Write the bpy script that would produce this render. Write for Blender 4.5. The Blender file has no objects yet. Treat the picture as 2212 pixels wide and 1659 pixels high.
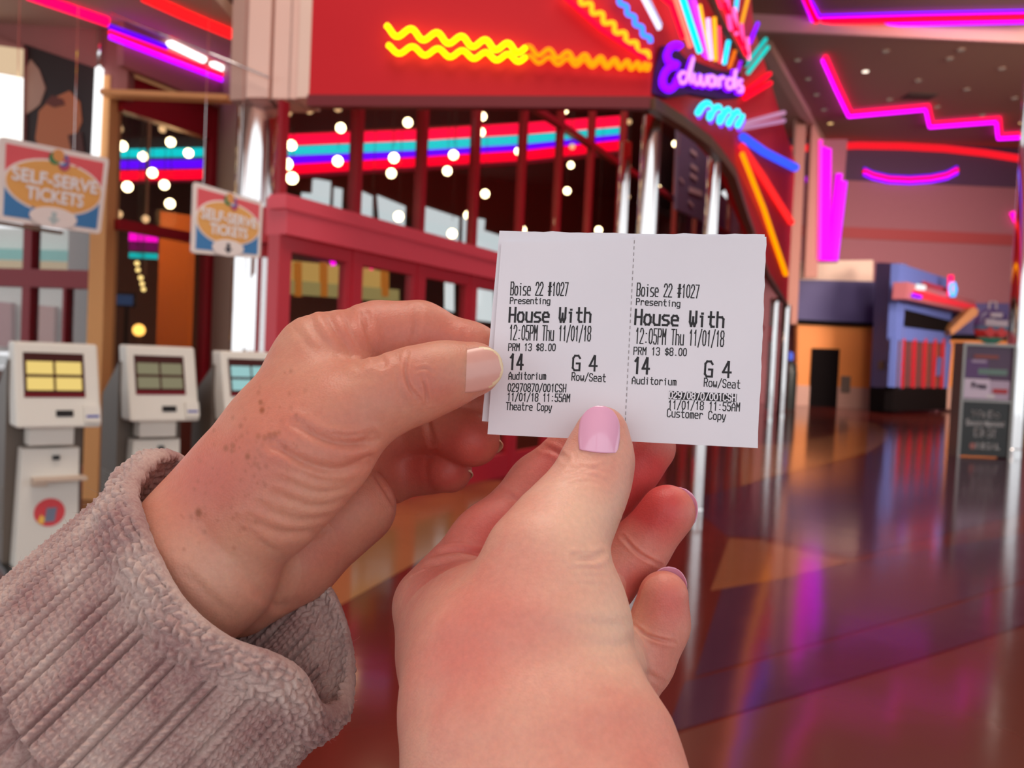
import bpy, bmesh, math, random
import numpy as np
from mathutils import Vector, Matrix

# ------------------------------------------------------------------ camera, world, light
W, H = 2212.0, 1659.0
LENS = 29.9
F = LENS / 36.0 * W
EYE = Vector((0.0, 0.0, 1.5))
PITCH, ROLL = math.radians(1.84), math.radians(2.6)
FWD = Vector((0, math.cos(PITCH), -math.sin(PITCH)))
R0, U0 = Vector((1, 0, 0)), Vector((0, math.sin(PITCH), math.cos(PITCH)))
RGT = R0 * math.cos(ROLL) + U0 * math.sin(ROLL)
UPV = U0 * math.cos(ROLL) - R0 * math.sin(ROLL)

scene = bpy.context.scene
COL = scene.collection
cam_data = bpy.data.cameras.new('camera')
cam = bpy.data.objects.new('camera', cam_data)
COL.objects.link(cam)
cam_data.lens = LENS
cam_data.sensor_width = 36.0
cam_data.clip_start = 0.01
cam_data.clip_end = 500
cam_data.dof.use_dof = True
cam_data.dof.focus_distance = 0.252
cam_data.dof.aperture_fstop = 20.0
m = Matrix.Identity(4)
for i, v in enumerate((RGT, UPV, -FWD)):
    m[0][i], m[1][i], m[2][i] = v
m[0][3], m[1][3], m[2][3] = EYE
cam.matrix_world = m
scene.camera = cam

vs = scene.view_settings
vs.view_transform = 'Standard'
vs.look = 'None'
vs.exposure = 0.08
vs.gamma = 1.0
vs.use_curve_mapping = False

world = bpy.data.worlds.new('daylight')
scene.world = world
world.use_nodes = True
bg = world.node_tree.nodes['Background']
bg.inputs[0].default_value = (0.92, 0.97, 1.0, 1)
bg.inputs[1].default_value = 1.4


def area(name, loc, size, energy, color, target=None, spread=180):
    l = bpy.data.lights.new(name, 'AREA')
    l.shape = 'RECTANGLE'
    l.size, l.size_y = size
    l.energy = energy
    l.color = color
    l.spread = math.radians(spread)
    o = bpy.data.objects.new(name, l)
    o.location = loc
    if target is not None:
        o.rotation_euler = (Vector(target) - Vector(loc)).to_track_quat('-Z', 'Y').to_euler()
    COL.objects.link(o)
    return o


area('hall_fill', (-0.5, 2.0, 11.6), (6, 5), 620, (1.0, 0.86, 0.74))  # added unseen overhead light, gives the hands more contrast
area('hall_fill', (6.0, 12.0, 11.6), (6, 6), 500, (1.0, 0.84, 0.72))  # added unseen overhead light for the deeper part of the hall
area('hall_fill', (13.0, 19.5, 11.5), (6, 3), 600, (1.0, 0.83, 0.72), (15.5, 36, 3.5), 90)  # added out of view to brighten the far shopfront and wall
area('hall_fill', (21.0, 15.0, 8.5), (5, 4), 230, (1.0, 0.80, 0.68), (13, 34, 11), 80)  # added beyond the frame, rakes the far ceiling and wall
area('booth_fill', (16.5, 19.0, 6.0), (3, 3), 380, (1.0, 0.84, 0.72), (14.6, 36, 1.6), 70)  # added fill for the shopfront, no fixture stands here
area('lobby_fill', (-3.0, 14.0, 7.0), (5, 4), 420, (1.0, 0.72, 0.45))  # added fill for the dark lobby, has no fixture

# ------------------------------------------------------------------ pixel helpers


def ray(px, py):
    return FWD + RGT * ((px - W / 2) / F) - UPV * ((py - H / 2) / F)


def at(px, py, d):
    return EYE + ray(px, py) * d


def on_z(px, py, z):
    v = ray(px, py)
    return EYE + v * ((z - EYE.z) / v.z)


def on_vp(px, py, a, b):
    """ray met with the vertical plane over the floor line a-b"""
    v = ray(px, py)
    nx, ny = (b[1] - a[1]), -(b[0] - a[0])
    t = ((a[0] - EYE.x) * nx + (a[1] - EYE.y) * ny) / (v.x * nx + v.y * ny)
    return EYE + v * t


def project(P):
    """numpy (n,3) world -> pixel x, pixel y, depth"""
    q = P - np.array(EYE)
    x, y, z = q @ np.array(RGT), q @ np.array(UPV), q @ np.array(FWD)
    return W / 2 + F * x / z, H / 2 - F * y / z, z


# ------------------------------------------------------------------ materials
MATS = {}


def mat(name, color, rough=0.5, metal=0.0, emit=None, strength=0.0, noise=0.0, nscale=8.0, bump=0.0, bscale=40.0, spec=0.5, coat=0.0):
    if name in MATS:
        return MATS[name]
    mt = bpy.data.materials.new(name)
    mt.use_nodes = True
    nt = mt.node_tree
    b = nt.nodes['Principled BSDF']
    b.inputs['Base Color'].default_value = (*color, 1)
    b.inputs['Roughness'].default_value = rough
    b.inputs['Metallic'].default_value = metal
    b.inputs['Specular IOR Level'].default_value = spec
    b.inputs['Coat Weight'].default_value = coat
    tc = nt.nodes.new('ShaderNodeTexCoord')
    if noise > 0:
        n = nt.nodes.new('ShaderNodeTexNoise')
        n.inputs['Scale'].default_value = nscale
        n.inputs['Detail'].default_value = 4
        nt.links.new(tc.outputs['Object'], n.inputs['Vector'])
        mp = nt.nodes.new('ShaderNodeMapRange')
        mp.inputs['To Min'].default_value = 1 - noise
        mp.inputs['To Max'].default_value = 1 + noise
        nt.links.new(n.outputs['Fac'], mp.inputs['Value'])
        mx = nt.nodes.new('ShaderNodeVectorMath')
        mx.operation = 'SCALE'
        mx.inputs[0].default_value = color
        nt.links.new(mp.outputs[0], mx.inputs['Scale'])
        nt.links.new(mx.outputs[0], b.inputs['Base Color'])
    if bump > 0:
        n2 = nt.nodes.new('ShaderNodeTexNoise')
        n2.inputs['Scale'].default_value = bscale
        nt.links.new(tc.outputs['Object'], n2.inputs['Vector'])
        bp = nt.nodes.new('ShaderNodeBump')
        bp.inputs['Strength'].default_value = bump
        bp.inputs['Distance'].default_value = 0.02
        nt.links.new(n2.outputs['Fac'], bp.inputs['Height'])
        nt.links.new(bp.outputs[0], b.inputs['Normal'])
    if emit is not None:
        b.inputs['Emission Color'].default_value = (*emit, 1)
        b.inputs['Emission Strength'].default_value = strength
    MATS[name] = mt
    return mt


def srgb(r, g, b):
    def f(c):
        c /= 255.0
        return c / 12.92 if c <= 0.04045 else ((c + 0.055) / 1.055) ** 2.4
    return (f(r), f(g), f(b))


def glow(name, color, strength):
    return mat(name, (0.01, 0.01, 0.01), rough=0.9, emit=color, strength=strength, spec=0.0)


def glass_mat():
    if 'glass' in MATS:
        return MATS['glass']
    mt = bpy.data.materials.new('glass')
    mt.use_nodes = True
    nt = mt.node_tree
    nt.nodes.remove(nt.nodes['Principled BSDF'])
    t = nt.nodes.new('ShaderNodeBsdfTransparent')
    t.inputs[0].default_value = (0.86, 0.84, 0.84, 1)
    g = nt.nodes.new('ShaderNodeBsdfGlossy')
    g.inputs['Roughness'].default_value = 0.03
    x = nt.nodes.new('ShaderNodeMixShader')
    x.inputs[0].default_value = 0.06
    nt.links.new(t.outputs[0], x.inputs[1])
    nt.links.new(g.outputs[0], x.inputs[2])
    nt.links.new(x.outputs[0], nt.nodes['Material Output'].inputs[0])
    MATS['glass'] = mt
    return mt


# ------------------------------------------------------------------ mesh helpers


class MB:
    def __init__(self):
        self.v, self.f, self.mi = [], [], []

    def add(self, verts, faces, mi=0):
        o = len(self.v)
        self.v += [tuple(p) for p in verts]
        self.f += [tuple(i + o for i in f) for f in faces]
        self.mi += [mi] * len(faces)
        return self

    def quad(self, a, b, c, d, mi=0):
        return self.add([a, b, c, d], [(0, 1, 2, 3)], mi)

    def hexa(self, bot, top, mi=0):
        """two lists of 4 points"""
        return self.add(list(bot) + list(top), [(3, 2, 1, 0), (4, 5, 6, 7), (0, 1, 5, 4), (1, 2, 6, 5), (2, 3, 7, 6), (3, 0, 4, 7)], mi)

    def box(self, x0, x1, y0, y1, z0, z1, mi=0):
        return self.hexa([(x0, y0, z0), (x1, y0, z0), (x1, y1, z0), (x0, y1, z0)], [(x0, y0, z1), (x1, y0, z1), (x1, y1, z1), (x0, y1, z1)], mi)

    def bar(self, a, b, half_w, z0, z1, mi=0):
        """box standing on the floor line a-b (2D), half thickness half_w, from z0 to z1"""
        a, b = Vector(a[:2]), Vector(b[:2])
        d = (b - a).normalized()
        n = Vector((-d.y, d.x)) * half_w
        q = [a + n, a - n, b - n, b + n]
        return self.hexa([(p.x, p.y, z0) for p in q], [(p.x, p.y, z1) for p in q], mi)

    def prism(self, poly, z0, z1, mi=0):
        n = len(poly)
        v = [(p[0], p[1], z0) for p in poly] + [(p[0], p[1], z1) for p in poly]
        f = [tuple(range(n - 1, -1, -1)), tuple(range(n, 2 * n))]
        f += [(i, (i + 1) % n, n + (i + 1) % n, n + i) for i in range(n)]
        return self.add(v, f, mi)

    def plate(self, outline, normal, thick, mi=0):
        """flat outline (3D points) thickened backwards along -normal"""
        n = len(outline)
        nv = Vector(normal).normalized() * thick
        v = [Vector(p) for p in outline] + [Vector(p) - nv for p in outline]
        f = [tuple(range(n)), tuple(range(2 * n - 1, n - 1, -1))]
        f += [(i, n + i, n + (i + 1) % n, (i + 1) % n) for i in range(n)]
        return self.add(v, f, mi)

    def tube(self, pts, r, sides=8, mi=0, caps=True):
        pts = [Vector(p) for p in pts]
        n = len(pts)
        rr = r if isinstance(r, (list, tuple)) else [r] * n
        t0 = (pts[1] - pts[0]).normalized()
        ref = Vector((0, 0, 1)) if abs(t0.z) < 0.9 else Vector((1, 0, 0))
        nrm = t0.cross(ref).normalized()
        v = []
        for i in range(n):
            t = (pts[min(i + 1, n - 1)] - pts[max(i - 1, 0)]).normalized()
            nrm = (nrm - t * nrm.dot(t)).normalized()
            bn = t.cross(nrm)
            for k in range(sides):
                a = 2 * math.pi * k / sides
                v.append(pts[i] + (nrm * math.cos(a) + bn * math.sin(a)) * rr[i])
        f = []
        for i in range(n - 1):
            for k in range(sides):
                k2 = (k + 1) % sides
                f.append((i * sides + k, i * sides + k2, (i + 1) * sides + k2, (i + 1) * sides + k))
        if caps:
            f.append(tuple(range(sides - 1, -1, -1)))
            f.append(tuple((n - 1) * sides + k for k in range(sides)))
        return self.add(v, f, mi)

    def lathe(self, prof, c, sides=24, mi=0):
        """profile of (radius, z) turned about the vertical through c"""
        v, f = [], []
        for r, z in prof:
            for k in range(sides):
                a = 2 * math.pi * k / sides
                v.append((c[0] + r * math.cos(a), c[1] + r * math.sin(a), c[2] + z))
        for i in range(len(prof) - 1):
            for k in range(sides):
                k2 = (k + 1) % sides
                f.append((i * sides + k, i * sides + k2, (i + 1) * sides + k2, (i + 1) * sides + k))
        n0 = len(v)
        v += v[:sides] + v[n0 - sides:n0]
        f.append(tuple(n0 + k for k in range(sides - 1, -1, -1)))
        f.append(tuple(n0 + sides + k for k in range(sides)))
        return self.add(v, f, mi)

    def sphere(self, c, r, seg=12, mi=0, sc=(1, 1, 1)):
        prof = [(max(1e-4, r * math.sin(math.pi * i / seg)) * 1.0, -r * math.cos(math.pi * i / seg)) for i in range(seg + 1)]
        v, f = [], []
        s = seg * 2
        for pr, pz in prof:
            for k in range(s):
                a = 2 * math.pi * k / s
                v.append((c[0] + pr * math.cos(a) * sc[0], c[1] + pr * math.sin(a) * sc[1], c[2] + pz * sc[2]))
        for i in range(len(prof) - 1):
            for k in range(s):
                k2 = (k + 1) % s
                f.append((i * s + k, i * s + k2, (i + 1) * s + k2, (i + 1) * s + k))
        return self.add(v, f, mi)

    def build(self, name, mats, parent=None, local=False, smooth=False, bevel=0.0, kind=None):
        me = bpy.data.meshes.new(name)
        off = Vector((0, 0, 0))
        root = parent
        while root is not None and root.parent is not None:
            root = root.parent
        if root is not None and not local:
            off = Vector(root.location)
        elif root is None and self.v:
            a = np.array(self.v)
            lo, hi = a.min(0), a.max(0)
            off = Vector(((lo[0] + hi[0]) / 2, (lo[1] + hi[1]) / 2, lo[2]))
        if off.length > 0:
            vv = [(p[0] - off.x, p[1] - off.y, p[2] - off.z) for p in self.v]
        else:
            vv = self.v
        me.from_pydata(vv, [], self.f)
        if not isinstance(mats, (list, tuple)):
            mats = [mats]
        for q in mats:
            me.materials.append(q)
        if len(mats) > 1:
            me.polygons.foreach_set('material_index', self.mi)
        if smooth:
            me.polygons.foreach_set('use_smooth', [True] * len(me.polygons))
        me.update()
        o = bpy.data.objects.new(name, me)
        COL.objects.link(o)
        if parent is not None:
            o.parent = parent
        else:
            o.location = off
        if bevel > 0:
            bv = o.modifiers.new('bevel', 'BEVEL')
            bv.width = bevel
            bv.segments = 3
            bv.limit_method = 'ANGLE'
        if kind:
            o['kind'] = kind
        return o


def thing(name, label, cat, loc=(0, 0, 0), rz=0.0, group=None):
    o = bpy.data.objects.new(name, None)
    o.empty_display_size = 0.05
    COL.objects.link(o)
    o.location = loc
    o.rotation_euler = (0, 0, rz)
    return tag(o, label, cat, group)


def tag(o, label, cat, group=None, kind=None):
    o['label'] = label
    o['category'] = cat
    if group:
        o['group'] = group
    if kind:
        o['kind'] = kind
    return o


def text_geo(s, size, align='CENTER'):
    """flat outline of a word in the built-in font: verts (x, y) and faces"""
    c = bpy.data.curves.new('word', 'FONT')
    c.body = s
    c.size = size
    c.align_x = align
    c.align_y = 'CENTER'
    c.resolution_u = 3
    o = bpy.data.objects.new('word', c)
    COL.objects.link(o)
    dg = bpy.context.evaluated_depsgraph_get()
    me = bpy.data.meshes.new_from_object(o.evaluated_get(dg))
    v = [(p.co.x, p.co.y) for p in me.vertices]
    f = [tuple(p.vertices) for p in me.polygons]
    bpy.data.objects.remove(o)
    bpy.data.curves.remove(c)
    bpy.data.meshes.remove(me)
    return v, f


def word(mb, s, size, org, ux, uy, mi=0, fit=None, bold=0):
    """set a word flat on a surface: org = middle, ux/uy = 3D axes"""
    v, f = text_geo(s, size)
    if fit and v:
        w = max(p[0] for p in v) - min(p[0] for p in v)
        k = fit / w
        v = [(x * k, y) for x, y in v]
    org, ux, uy = Vector(org), Vector(ux), Vector(uy)
    for dx, dy in ([(0, 0)] if not bold else [(0, 0), (bold, 0), (-bold, 0), (0, bold), (0, -bold)]):
        mb.add([org + ux * (x + dx) + uy * (y + dy) for x, y in v], f, mi)


def catmull(pts, n, closed=False):
    P = np.array([tuple(p) for p in pts], float)
    m_ = len(P)
    out = []
    segs = m_ if closed else m_ - 1
    for i in range(segs):
        if closed:
            p0, p1, p2, p3 = P[(i - 1) % m_], P[i], P[(i + 1) % m_], P[(i + 2) % m_]
        else:
            p0, p1, p2, p3 = P[max(i - 1, 0)], P[i], P[i + 1], P[min(i + 2, m_ - 1)]
        for t in np.arange(n) / n:
            out.append(0.5 * (2 * p1 + (p2 - p0) * t + (2 * p0 - 5 * p1 + 4 * p2 - p3) * t * t + (3 * p1 - p0 - 3 * p2 + p3) * t ** 3))
    if not closed:
        out.append(P[-1])
    return np.array(out)


# ------------------------------------------------------------------ the setting
def V2(p):
    return (p[0], p[1])


S0, SD = Vector((-1.95, 6.96)), Vector((0.4526, 0.8917))


def SP(s, off=0.0):
    """floor point s metres along the storefront, off metres in front of it"""
    p = S0 + SD * s + Vector((SD.y, -SD.x)) * off
    return (p.x, p.y)


def floor_mat(name, color, rough=0.12, noise=0.12):
    mt = mat(name, color, rough=rough, noise=noise, nscale=1.6, bump=0.05, bscale=3.0, spec=0.5)
    return mt


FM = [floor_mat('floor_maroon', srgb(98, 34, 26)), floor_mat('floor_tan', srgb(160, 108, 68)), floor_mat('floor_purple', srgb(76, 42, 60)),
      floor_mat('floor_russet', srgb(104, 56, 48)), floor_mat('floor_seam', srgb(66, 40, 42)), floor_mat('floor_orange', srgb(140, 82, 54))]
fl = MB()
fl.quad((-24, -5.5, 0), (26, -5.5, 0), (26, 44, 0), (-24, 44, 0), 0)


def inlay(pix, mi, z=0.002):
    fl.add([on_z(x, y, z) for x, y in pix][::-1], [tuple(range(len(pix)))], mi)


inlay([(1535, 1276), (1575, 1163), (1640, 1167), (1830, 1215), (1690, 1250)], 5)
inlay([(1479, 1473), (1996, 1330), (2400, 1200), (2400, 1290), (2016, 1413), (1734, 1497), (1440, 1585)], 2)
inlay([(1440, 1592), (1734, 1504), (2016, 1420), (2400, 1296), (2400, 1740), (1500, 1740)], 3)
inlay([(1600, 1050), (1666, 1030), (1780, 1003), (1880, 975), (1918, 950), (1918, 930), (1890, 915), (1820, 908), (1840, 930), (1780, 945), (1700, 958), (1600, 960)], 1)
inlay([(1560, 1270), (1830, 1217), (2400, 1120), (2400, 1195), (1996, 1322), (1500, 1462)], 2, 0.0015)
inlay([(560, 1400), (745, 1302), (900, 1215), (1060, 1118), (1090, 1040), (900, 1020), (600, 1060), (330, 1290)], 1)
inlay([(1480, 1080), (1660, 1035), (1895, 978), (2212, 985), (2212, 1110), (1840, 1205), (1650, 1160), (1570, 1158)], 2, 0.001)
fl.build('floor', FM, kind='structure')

M_ceil = mat('ceiling_plaster', srgb(156, 122, 102), rough=0.8, noise=0.05)
M_ceilp = mat('ceiling_face', srgb(196, 150, 142), rough=0.8)
M_pinkw = mat('pink_plaster', srgb(232, 178, 160), rough=0.7, noise=0.03)
M_wallfar = mat('rose_plaster', srgb(146, 90, 98), rough=0.8, noise=0.04)
M_stripe = mat('red_stripe', srgb(150, 54, 56), rough=0.7)
M_purp = mat('deep_purple_paint', srgb(74, 44, 70), rough=0.8)
M_red = mat('red_paint', srgb(214, 40, 50), rough=0.7, noise=0.03, nscale=0.8, spec=0.2)
M_redm = mat('red_metal', srgb(186, 28, 46), rough=0.3, spec=0.6)
M_dred = mat('dark_red_metal', srgb(160, 22, 38), rough=0.35)
M_dark = mat('dark_brown_paint', srgb(112, 78, 64), rough=0.8, noise=0.08)
M_tan = mat('tan_plaster', srgb(240, 176, 112), rough=0.7)
M_brn = mat('brown_rose_plaster', srgb(170, 112, 106), rough=0.8, noise=0.05)
M_wht = mat('pale_plaster', srgb(226, 196, 176), rough=0.7)
M_chrome = mat('chrome', (0.86, 0.84, 0.84), rough=0.06, metal=1.0)
M_black = mat('black_paint', (0.012, 0.011, 0.011), rough=0.5)
M_glass = glass_mat()
M_sky = mat('bright_sky_pane', (0.5, 0.6, 0.62), rough=0.3, emit=srgb(212, 230, 233), strength=1.12)

# main ceiling: a far flat field at 9.9 m and a raised tray nearer by
mb = MB()
mb.box(-3, 26, 25.3, 44, 11.35, 11.5)
mb.build('ceiling_far', M_ceil, kind='structure')
mb = MB()
mb.box(-24, 26, -5.5, 25.2, 11.8, 12.0)
mb.build('ceiling_near', M_ceil, kind='structure')
mb = MB()
mb.box(5.0, 26, 25.15, 25.3, 11.33, 11.8)
mb.build('trim_1', M_ceilp, kind='structure')
# slanting trim under the ceiling, running with the storefront, and its post
mb = MB()
a, b = on_z(1655, 92, 11.3), on_z(1742, 243, 11.3)
mb.bar(a, b, 0.16, 11.05, 11.34)
c = on_z(1775, 300, 11.3)
mb.bar(b, c, 0.12, 11.1, 11.34)
mb.build('trim_2', mat('slant_trim', srgb(178, 138, 120), rough=0.7), kind='structure')
# far wall
mb = MB()
mb.box(9.0, 26, 36.6, 36.8, 0, 9.9, 0)
zA, zB = on_vp(2000, 522, (0, 36.55), (1, 36.55)).z, on_vp(2000, 498, (0, 36.55), (1, 36.55)).z
mb.box(9.0, 26, 36.55, 36.6, zA, zB, 1)
zC = on_vp(2000, 397, (0, 36.6), (1, 36.6)).z
mb.box(9.0, 26, 36.55, 36.8, zC, 11.35, 2)
mb.build('wall_far', [M_wallfar, M_stripe, M_purp], kind='structure')
mb = MB()
mb.box(25.8, 26, 15, 37, 0, 11.8)
mb.box(25.8, 26, -5.5, 15, 8.5, 11.8)
for y in (-5.3, 1, 8):
    mb.box(25.8, 26, y - .2, y + .2, 0, 8.5)
mb.build('wall_right', M_wallfar, kind='structure')
# glazed front of the hall behind the photographer: piers with tall openings between
mb = MB()
for x in (-15.0, -8.5, -0.6, 8.0, 16, 22):
    mb.box(x - 0.14, x + 0.14, -5.9, -5.5, 0, 11.8)
mb.box(-24, 26, -5.9, -5.5, 6.6, 11.8)
mb.build('wall_back', M_pinkw, kind='structure')

# ---- canopy: red fascia that folds round a prow and follows the storefront
CZ = 3.53
CAN = [(lambda q: (q.x, q.y))(on_z(x, y, CZ)) for x, y in ((505, 208), (668, 209), (1405, 213), (1471, 255), (1525, 296), (1550, 325), (1580, 366), (1607, 450), (1658, 591), (1701, 659))]
EDGE_Y, EDGE_X = [-200, 0, 46, 130, 168, 230, 285, 339, 420], [1540, 1604, 1623, 1652, 1660, 1680, 1690, 1715, 1735]
CTOP = [7.0, 7.0, 5.6, 5.7, 5.8, 5.9, 6.0]
for p in CAN[7:]:
    z = 4.0
    while z < 11:
        x_, y_, _d = project(np.array([[p[0], p[1], z]]))
        # the parapet ends where its upright meets the sloping line of the roof edge
        if y_[0] <= np.interp(x_[0], EDGE_X, EDGE_Y):
            break
        z += 0.02
    CTOP.append(z)

mb = MB()
for i in range(1, len(CAN) - 1):
    a, b = CAN[i], CAN[i + 1]
    a2, b2 = (a[0] - 0.12, a[1] + 0.12), (b[0] - 0.12, b[1] + 0.12)
    if i >= 2:
        a2, b2 = (a[0] - 0.14, a[1] + 0.03), (b[0] - 0.14, b[1] + 0.03)
    mb.hexa([(a[0], a[1], CZ), (b[0], b[1], CZ), (b2[0], b2[1], CZ), (a2[0], a2[1], CZ)], [(a[0], a[1], CTOP[i]), (b[0], b[1], CTOP[i + 1]), (b2[0], b2[1], CTOP[i + 1]), (a2[0], a2[1], CTOP[i])])
mb.build('wall_canopy', M_red, kind='structure')
# dark moulding along the lower edge of the fascia
mb = MB()
for i in range(1, len(CAN) - 1):
    a, b = Vector(CAN[i]), Vector(CAN[i + 1])
    mb.bar(a, b, 0.045, CZ - 0.085, CZ + 0.004, 0 if i == 1 else 1)
mb.build('trim_3', [mat('fascia_edge_red', srgb(120, 22, 34), rough=0.5), mat('fascia_edge', srgb(110, 76, 56), rough=0.5)], kind='structure')
# pale fluted end of the canopy
mb = MB()


def hang(px0, px1, d0, d1, z0, z1, depth, mi):
    a, b = at(px0, 100, d0), at(px1, 100, d1)
    mb.hexa([(a.x, a.y, z0), (b.x, b.y, z0), (b.x, b.y + depth, z0), (a.x, a.y + depth, z0)], [(a.x, a.y, z1), (b.x, b.y, z1), (b.x, b.y + depth, z1), (a.x, a.y + depth, z1)], mi)


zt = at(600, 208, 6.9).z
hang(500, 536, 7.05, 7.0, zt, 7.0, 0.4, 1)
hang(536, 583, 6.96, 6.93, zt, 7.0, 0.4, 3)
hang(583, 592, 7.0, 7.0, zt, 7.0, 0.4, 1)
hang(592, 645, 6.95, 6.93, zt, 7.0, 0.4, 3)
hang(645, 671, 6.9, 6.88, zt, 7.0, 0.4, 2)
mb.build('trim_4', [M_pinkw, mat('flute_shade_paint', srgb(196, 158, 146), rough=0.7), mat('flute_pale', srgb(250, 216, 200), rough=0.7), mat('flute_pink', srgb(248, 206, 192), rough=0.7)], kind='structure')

# ---- storefront glazing, s = 0 .. 20
MULL = [0.0, 0.964, 2.03, 3.12, 4.30, 5.42, 6.55, 7.9, 9.46, 11.0, 12.5, 14.0, 15.5, 17, 18.5, 20]
ZH0, ZH1 = 2.40, 2.70
wid = 0
for i in range(len(MULL) - 1):
    wid += 1
    a, b = SP(MULL[i]), SP(MULL[i + 1])
    a_, b_ = SP(MULL[i] + 0.05), SP(MULL[i + 1] - 0.05)
    mb = MB()
    mb.bar(SP(MULL[i] - 0.04), SP(MULL[i] + 0.04), 0.05 if i else 0.025, ZH1, 6.2 if i else 3.48, 0)
    mb.bar(SP(MULL[i] + 0.045), SP(MULL[i + 1] - 0.045), 0.05, 4.66, 4.74, 0)
    mb.bar(SP(MULL[i] + 0.045), SP(MULL[i + 1] - 0.045), 0.05, 6.1, 6.2, 0)
    w = mb.build('window_%d' % wid, M_dred, kind='structure')
    g = MB()
    g.bar(a_, b_, 0.005, ZH1, 6.15)
    g.build('pane', M_glass, w)
mb = MB()
mb.bar(SP(-0.06, 0.02), SP(20), 0.11, ZH0, ZH1)
mb.bar(SP(-0.1, 0.06), SP(20, 0.06), 0.09, ZH1 - 0.10, ZH1 + 0.015)
mb.build('trim_5', mat('red_header', srgb(236, 78, 96), rough=0.38, spec=0.6), kind='structure')
M_doorred = mat('door_red', srgb(206, 40, 58), rough=0.35, spec=0.6)
did = 0
for i in range(len(MULL) - 1):
    s0, s1 = MULL[i], MULL[i + 1]
    did += 1
    mb = MB()
    mb.bar(SP(s0 - 0.06), SP(s0 + 0.09), 0.06, 0, ZH0)
    mb.bar(SP(s1 - 0.13), SP(s1 - 0.06), 0.045, 0, ZH0)
    mb.bar(SP(s0 + 0.09), SP(s1 - 0.13), 0.045, 0.0, 0.28)
    mb.bar(SP(s0 + 0.09), SP(s1 - 0.13), 0.045, ZH0 - 0.12, ZH0)
    d = mb.build('door_%d' % did, M_doorred, kind='structure')
    g = MB()
    g.bar(SP(s0 + 0.09), SP(s1 - 0.13), 0.006, 0.28, ZH0 - 0.12)
    g.build('glass', M_glass, d)
    h = MB()
    p0, p1 = SP(s1 - 0.2, 0.09), SP(s1 - 0.2, 0.02)
    for z in (0.95, 1.25):
        h.tube([(p1[0], p1[1], z), (p0[0], p0[1], z)], 0.012)
    h.tube([(p0[0], p0[1], 0.9), (p0[0], p0[1], 1.3)], 0.015)
    h.build('door_handle', M_chrome, d, smooth=True)

# ---- lobby behind the glass: dark ceiling, back walls, daylight windows
mb = MB()
mb.prism([(-3.6, 7.9), SP(0, -0.25), SP(20, -0.25), (6, 34), (-17, 34), (-10.6, 21.5)], 7.2, 7.3)
mb.build('ceiling_lobby', M_dark, kind='structure')
LB0, LB1 = (-11.5, 21.9), (9.0, 33.5)
mb = MB()
mb.bar(LB0, LB1, 0.1, 0, 7.2)
mb.build('wall_lobby', M_dark, kind='structure')
mb = MB()
mb.bar((-3.92, 8.15), (-11.6, 22.2), 0.08, 0, 7.2)
mb.build('wall_divider', M_dark, kind='structure')
LBn = Vector((LB1[1] - LB0[1], -(LB1[0] - LB0[0]))).normalized()
LBa, LBb = (LB0[0] + LBn.x * 0.13, LB0[1] + LBn.y * 0.13), (LB1[0] + LBn.x * 0.13, LB1[1] + LBn.y * 0.13)
for q in ([(676, 385), (715, 392), (712, 452), (650, 436), (652, 416), (674, 418)], [(722, 404), (740, 408), (738, 462), (720, 456)], [(757, 402), (806, 424), (806, 484), (755, 468)], [(815, 421), (876, 446), (874, 503), (820, 484)], [(902, 444), (911, 448), (909, 512), (900, 508)],
          [(918, 446), (992, 470), (990, 532), (914, 512)], [(1001, 466), (1048, 474), (1046, 498), (1078, 508), (1100, 520), (1096, 560), (999, 538)]):
    wid += 1
    mb = MB()
    pts = [on_vp(x, y, LBa, LBb) for x, y in q]
    mb.plate(pts, (LBn.x, LBn.y, 0), 0.03)
    mb.build('window_%d' % wid, M_sky, kind='structure')
# low dim partition with warm lining further right, behind the far bays
mb = MB()
mb.bar((4.6, 24.0), (8.6, 33.0), 0.1, 0, 7.2)
mb.build('wall_inner', mat('plum_paint', srgb(84, 42, 50), rough=0.8), kind='structure')

# ---- left side: tan-framed opening with the inner window, upper wall and soffit
PW0, PW1 = (-3.77, 8.0), (-3.20, 9.12)     # line of the inner window
mb = MB()
a, b = at(204, 500, 7.9), at(238, 500, 7.9)
mb.box(a.x, b.x, 7.85, 8.1, 0, 3.9)
mb.build('trim_6', M_tan, kind='structure')
zt0, zt1 = at(240, 215, 7.8).z, at(240, 204, 7.8).z
mb = MB()
mb.box(b.x - 0.02, at(505, 208, 7.8).x, 7.7, 7.85, zt0, zt1)
mb.build('trim_7', M_tan, kind='structure')
mb = MB()
mb.box(-14, -3.64, 7.86, 8.0, zt1 - 0.02, 4.34)
UW0, UW1 = (-3.62, 7.66), (-2.90, 9.51)
mb.bar(UW0, UW1, 0.04, 3.93, 4.34)
mb.build('wall_left_upper', M_brn, kind='structure')
# soffit above it
M_sof = mat('soffit_plaster', srgb(214, 184, 164), rough=0.8)
mb = MB()
mb.box(-14, at(500, 80, 7.4).x, 4.5, 10.0, 4.32, 4.44)
mb.build('ceiling_left', M_sof, kind='structure')
wid += 1
mb = MB()
mb.bar((PW1[0] - 0.085, PW1[1] - 0.16), PW1, 0.07, 0, 3.95)
mb.bar(PW0, PW1, 0.06, 3.62, 3.95)
mb.bar(PW0, PW1, 0.05, 2.52, 2.62)
mb.bar(PW0, PW1, 0.05, 0, 0.3)
w = mb.build('window_%d' % wid, M_dred, kind='structure')
g = MB()
g.bar(PW0, PW1, 0.005, 0.3, 3.62)
g.build('pane', M_glass, w)
# brown wall between the inner window and the chrome column
mb = MB()
mb.bar(PW1, (-2.55, 7.85), 0.06, 0, 4.4)
mb.build('wall_pier', mat('brown_pier', srgb(150, 122, 108), rough=0.6, noise=0.06), kind='structure')
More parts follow.
